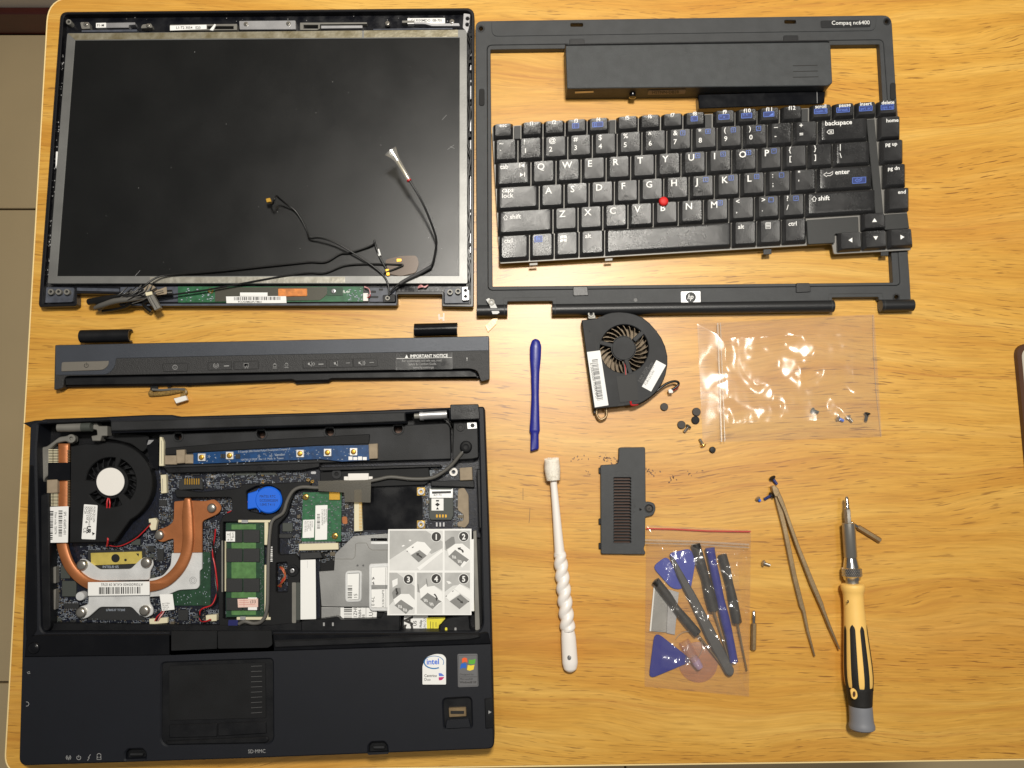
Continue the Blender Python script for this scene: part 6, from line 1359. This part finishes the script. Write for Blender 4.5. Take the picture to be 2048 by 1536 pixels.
# ---------------------------------------------------------------- tweezers
TW = thing('tweezers', 1600, 1140, 'open bronze-coloured steel tweezers with thin pointed tips', 'tweezers')
la = [(1550, 978), (1556, 1000), (1570, 1057), (1589, 1152), (1604, 1212), (1608, 1222), (1616, 1262), (1630, 1313)]
ra = [(1552, 977), (1562, 1000), (1572, 1025), (1595, 1090), (1625, 1166), (1643, 1208), (1648, 1222), (1660, 1253), (1680, 1299)]
slab('arm', band(la, [9, 10.5, 9.5, 9.5, 9.5, 7, 5.5, 3]), 3.4, .8, K['tweez'], TW, .4)
slab('arm', band(ra, [8, 9, 7, 7.5, 9.5, 8.5, 6.5, 5.5, 2.8]), 5.2, 3.42, K['tweez'], TW, .4)
slab('joined_end', rnd([(1543, 972), (1551, 970.5), (1558, 978), (1560, 990), (1551, 995), (1546, 984)], 4), 5.4, .8, K['tweez'], TW, .4)
strokes([[(1552, 995), (1570, 1052)], [(1607, 1215), (1629, 1312)], [(1563, 1035), (1569, 1053)]], .6, 5.46, K['brown'], TW, 'edge_line') if False else None

# ---------------------------------------------------------------- precision screwdriver
SD = thing('precision_screwdriver', 1710, 1230, 'yellow and black handled precision screwdriver with silver bit', 'screwdriver')
def ax(y): return 1693 + (y - 993) * (1724 - 1693) / 465.
def shaft(nm, ys, mt, seg=20, zc=8.5, parent=None, sm_=1, fz=1.): return MB().tube([(ax(y), y, zc) for y, r in ys], [r for y, r in ys], seg, sm_, fz).build(nm, K[mt], parent or SD, 40)
shaft('bit_tip', [(993, .6), (996, 1.3), (1008, 1.5), (1016, 1.5), (1018, 2.0)], 'chrome')
shaft('bit', [(1018, 2.0), (1020, 2.3), (1048, 2.3)], 'screw', 6)
shaft('shank', [(1046.5, 4.2), (1047, 4.5), (1114, 4.6), (1115, 4.4)], 'screw', 14)
shaft('collet', [(1115, 4.2), (1117, 4.5), (1136, 5.7)], 'chrome')
kn = shaft('knurled_ring', [(1135, 6.2), (1136.5, 6.7), (1152, 6.8), (1154, 6.2), (1160, 5.6)], 'chrome', 24)
km = MB()
for i in range(5):
    for k in range(16):
        a = math.pi * (k + (i % 2) * .5) / 16; y = 1138 + i * 3.1; c = P(ax(y), y, 8.5); r = .0069
        p = Vector((c.x - r * math.cos(a), c.y, c.z + r * math.sin(a))); s_ = .00042
        b = len(km.v); nrm = Vector((-math.cos(a), 0, math.sin(a))); tg = Vector((math.sin(a), 0, math.cos(a)))
        km.v += [tuple(p + tg * s_), tuple(p + Vector((0, s_, 0))), tuple(p - tg * s_), tuple(p - Vector((0, s_, 0))), tuple(p + nrm * .0004)]
        for q in range(4): km.face(b + q, b + (q + 1) % 4, b + 4)
km.build('knurling', K['screw'], kn, 0)
shaft('neck', [(1159, 4.6), (1170, 4.6)], 'screw')
hy = [(1167, 6), (1169, 8), (1174, 8.3), (1180, 8.0), (1190, 7.0), (1215, 7.0), (1240, 7.5), (1270, 8.2), (1300, 9.0), (1330, 9.7), (1350, 9.9), (1365, 9.6), (1372, 9.2)]
shaft('handle', hy, 'yel', 28, 9.5, None, 3)
shaft('butt_grip', [(1371, 9.0), (1374, 9.3), (1385, 8.9), (1400, 8.3), (1408, 8.1), (1411, 7.8)], 'hblk', 28, 9.5, None, 3)
shaft('end_cap', [(1410, 7.6), (1412, 7.9), (1440, 8.1), (1450, 8.9), (1456, 8.8), (1459, 7.5)], 'gcap', 28, 9.5, None, 2)
def hr_(y):
    for (a, b), (c, d) in zip(hy, hy[1:]):
        if a <= y <= c: return b + (d - b) * (y - a) / (c - a)
    return hy[-1][1]
for ang, wd, y0, y1 in ((127, 17, 1246, 1378), (79, 15, 1248, 1378), (31, 15, 1247, 1378), (172, 14, 1250, 1376), (-8, 14, 1250, 1376)):
    v = []; f = []; n = 26
    for i in range(n + 1):
        t = i / n; y = y0 + (y1 - y0) * t; r = (hr_(min(y, 1371)) + .12) * .001; c = P(ax(y), y, 9.5)
        w_ = wd * .8 * (math.sqrt(max(0., min(1, t * 14))) if t < .08 else 1) * (1 + (.35 * max(0, (t - .85) / .15) ** 2))
        for k in range(5):
            a = math.radians(ang + w_ * (k - 2) / 2.); v.append((c.x + r * math.cos(a), c.y, c.z + r * math.sin(a)))
    for i in range(n):
        for k in range(4): f.append((i * 5 + k, (i + 1) * 5 + k, (i + 1) * 5 + k + 1, i * 5 + k + 1))
    finish('grip_inlay', v, f, K['hblk'], SD, 60)
slab('lanyard_eye', rnd([(1701, 1380), (1707, 1376), (1714, 1382), (1716, 1394), (1711, 1400), (1704, 1397)], 6), 18.7, 17.5, K['yel'], SD, .3, [ci(1708.5, 1389, 3, 12, 6)])
slab('eye_hole', ci(1708.5, 1389, 3.4, 12, 6.4), 18, 17.5, K['brown'], SD)
text('3', 1694, 1206, 8, 16.2, K['ink'], SD, 0, .05)

# ---------------------------------------------------------------- clear zip bags
def film(name, corners, nx, ny, hfun, mat, parent, edges=(0, 0, 0, 0)):
    v = []; f = []
    for j in range(ny + 1):
        for i in range(nx + 1):
            u, w_ = i / nx, j / ny; x, y = quad(corners, u, w_); p = P(x, y, 0); v.append((p.x, p.y, max(.0001, hfun(u, w_, p)) ))
    for j in range(ny):
        for i in range(nx): a = j * (nx + 1) + i; f.append((a, a + nx + 1, a + nx + 2, a + 1))
    return finish(name, v, f, mat, parent, 180)
from mathutils import noise as MN
def crinkle(sc, seed, sharp=1.):
    def h(p):
        q = Vector((p.x * sc + seed, p.y * sc * .8, seed * 1.7)); a = 1 - abs(MN.noise(q)) * 2; b = 1 - abs(MN.noise(q * 2.3 + Vector((9, 3, 1)))) * 2
        return .75 * MN.noise(q) + .34 * MN.noise(q * 2.3 + Vector((9, 3, 1))) + .10 * b + .05 * MN.noise(q * 6)
    return h
ZB_ = thing('zip_bag', 1580, 760, 'large clear plastic zip bag holding four small screws', 'plastic bag')
h1 = crinkle(30, 3.1); zq = [(1394, 647), (1748, 629), (1763, 874), (1405, 885)]
edge_ = lambda u, v: min(1, 7 * min(u, 1 - u, v, 1 - v))
film('front_sheet', zq, 150, 105, lambda u, v, p: .0005 + edge_(u, v) * (.0042 + .0050 * h1(p)), K['film'], ZB_)
film('back_sheet', zq, 12, 10, lambda u, v, p: .00025, K['filmb'], ZB_)
slab('zip_strip', [(1434, 646), (1437, 645), (1445, 884), (1442, 884)], 4.8, 4.2, K['zipf'], ZB_, .2)
slab('zip_strip', [(1440, 645), (1442, 645), (1451, 883), (1449, 884)], 4.8, 4.2, K['zipf'], ZB_, .2)
h1b = crinkle(60, 7.7)
slab('edge_weld', band([(1746, 630), (1747, 700), (1752, 780), (1762, 873)], 1), 1.2, .9, K['zipf'], ZB_)
TB = thing('tool_bag', 1395, 1220, 'small clear zip bag with red stripe full of blue and black opening tools', 'plastic bag')
BS = lambda pts: [(1270 + x / 4.041, 1030 + y / 4.041) for x, y in pts]
tq = BS([(90, 82), (936, 122), (920, 1466), (76, 1386)])
h2 = crinkle(70, 5.3)
film('front_sheet', tq, 110, 170, lambda u, v, p: .0006 + edge_(u, v) * (.0084 + .0030 * h2(p)) * (1 if v > .12 else .35 + v * 5), K['film2'], TB)
film('back_sheet', tq, 10, 14, lambda u, v, p: .0002, K['filmb'], TB)
slab('red_stripe', BS([(90, 104), (300, 108), (600, 124), (934, 128), (934, 139), (600, 134), (300, 118), (90, 114)]), 2.6, 2.4, K['redst'], TB)
for y0, y1 in ((196, 212), (222, 234)): slab('zip_strip', BS([(80, y0), (480, y0 + 10), (925, y0 + 36), (925, y1 + 36), (480, y1 + 10), (80, y1)]), 5.2, 4.8, K['zipf'], TB, .2)
TG = 'tools inside the small zip bag'
def tl(name, poly, z1, z0, mat, label, cat, r=0, bev=.4):
    o = slab(name, rnd(BS(poly), r, 4) if r else BS(poly), z1, z0, K[mat], None, bev); return tag(o, label, cat, TG)
tl('opening_pick', [(140, 420), (262, 325), (400, 600), (300, 600)], 1.6, .6, 'bluep2', 'blue guitar-pick tool in the bag, partly under the grey spudger', 'pick', [12, 14, 12, 12], .3)
tl('opening_pick', [(270, 310), (450, 270), (492, 370), (450, 610), (400, 600)], 2.6, 1.62, 'bluep2', 'blue guitar-pick tool in the bag nearest the zip', 'pick', [10, 10, 12, 12, 8], .3)
tl('opening_pick', [(160, 935), (470, 1180), (110, 1330)], 1.8, .6, 'bluep', 'large dark blue triangular pick at the bottom corner of the bag', 'pick', [20, 16, 16], .3)
pt = thing('metal_blade', *BS([(230, 790)])[0], 'grey metal scraper blade in the bag beside the lower blue pick', 'blade', TG)
slab('plate', BS([(160, 580), (265, 610), (255, 950), (130, 940)]), 1.2, .6, K['alu2'], pt, .1); slab('plate', BS([(268, 600), (355, 625), (322, 968), (256, 955)]), 1.5, .7, K['plate'], pt, .1); slab('edge', BS([(152, 575), (162, 578), (130, 940), (118, 938)]), 1.4, .6, K['white'], pt)
sp = BS([(285, 325), (325, 360), (490, 640), (630, 900), (806, 1255), (795, 1298), (764, 1310), (738, 1290), (580, 1000), (445, 700), (345, 500)])
tag(slab('grey_spudger', rnd(sp, 5, 3), 5.0, 2.7, K['greyp'], None, .8), 'long flat grey spudger lying diagonally across the small zip bag', 'spudger', TG)
def drv(pts, w_, tip, label, zc, mat='hblk'):
    t = thing('mini_screwdriver', *BS([pts[0]])[0], label, 'screwdriver', TG)
    q = BS(pts); n = len(q); MB().tube([(x, y, zc) for x, y in q], [w_ * (1. if i else .94) * (.82 if i == n // 2 else 1) for i in range(n)], 8, 4).build('handle', K[mat], t, 50)
    a, b = BS([pts[-1], tip]); MB().tube([(*a, zc), (*b, zc - 1.5)], [.75, .55], 8, 1).build('shaft', K['tweez'], t, 50); return t
drv([(165, 530), (260, 650), (330, 750), (420, 860), (505, 960)], 3.3, (725, 1245), 'black mini screwdriver slanting across the lower blue pick end', 4.4)
drv([(490, 235), (530, 380), (570, 510), (600, 640), (635, 770)], 3.6, (755, 1150), 'black mini screwdriver reaching highest toward the zip', 4.6)
drv([(705, 320), (735, 430), (765, 560), (795, 700), (828, 870)], 3.4, (905, 1258), 'black mini screwdriver nearest the outer side of the bag', 4.4)
q = BS([(605, 265), (630, 400), (655, 520), (690, 680), (730, 850), (765, 1000), (800, 1190)])
tag(MB().tube([(x, y, 4.8) for x, y in q], [3.6, 3.1, 3.3, 3.0, 3.5, 3.0, 3.1], 10, 4, .8).build('blue_pry_bar', K['bluep'], None, 50), 'blue plastic pry bar inside the small zip bag', 'pry tool', TG)
su = thing('suction_cup', *BS([(510, 1190)])[0], 'clear pinkish suction cup in the bag below the spudger', 'suction cup', TG)
c = BS([(510, 1190)])[0]; MB().lathe(*c, [(14.5, .6), (14.3, 1.2), (10, 1.8), (4, 2.2)], 32, 1).build('cup', K['suct'], su, 60)
tube('stem', [(*BS([(395, 1020)])[0], 3), (*BS([(440, 1100)])[0], 4), (*BS([(485, 1180)])[0], 4.6)], [4.2, 3.8, 3.4], K['suct'], su, 14, 3)
tube('knob', [(*BS([(470, 1150)])[0], 4.6), (*BS([(495, 1190)])[0], 4.8), (*BS([(525, 1235)])[0], 4.6)], [3.0, 3.2, 2.6], K['suct2'], su, 14, 3)
MB().tube([(*BS([(430 + 115 * math.cos(a), 1060 + 120 * math.sin(a))])[0], 3.2) for a in [math.radians(-150 + k * 20) for k in range(11)]], .35, 6, 2).build('cup_rim', K['sheath'], su, 60)
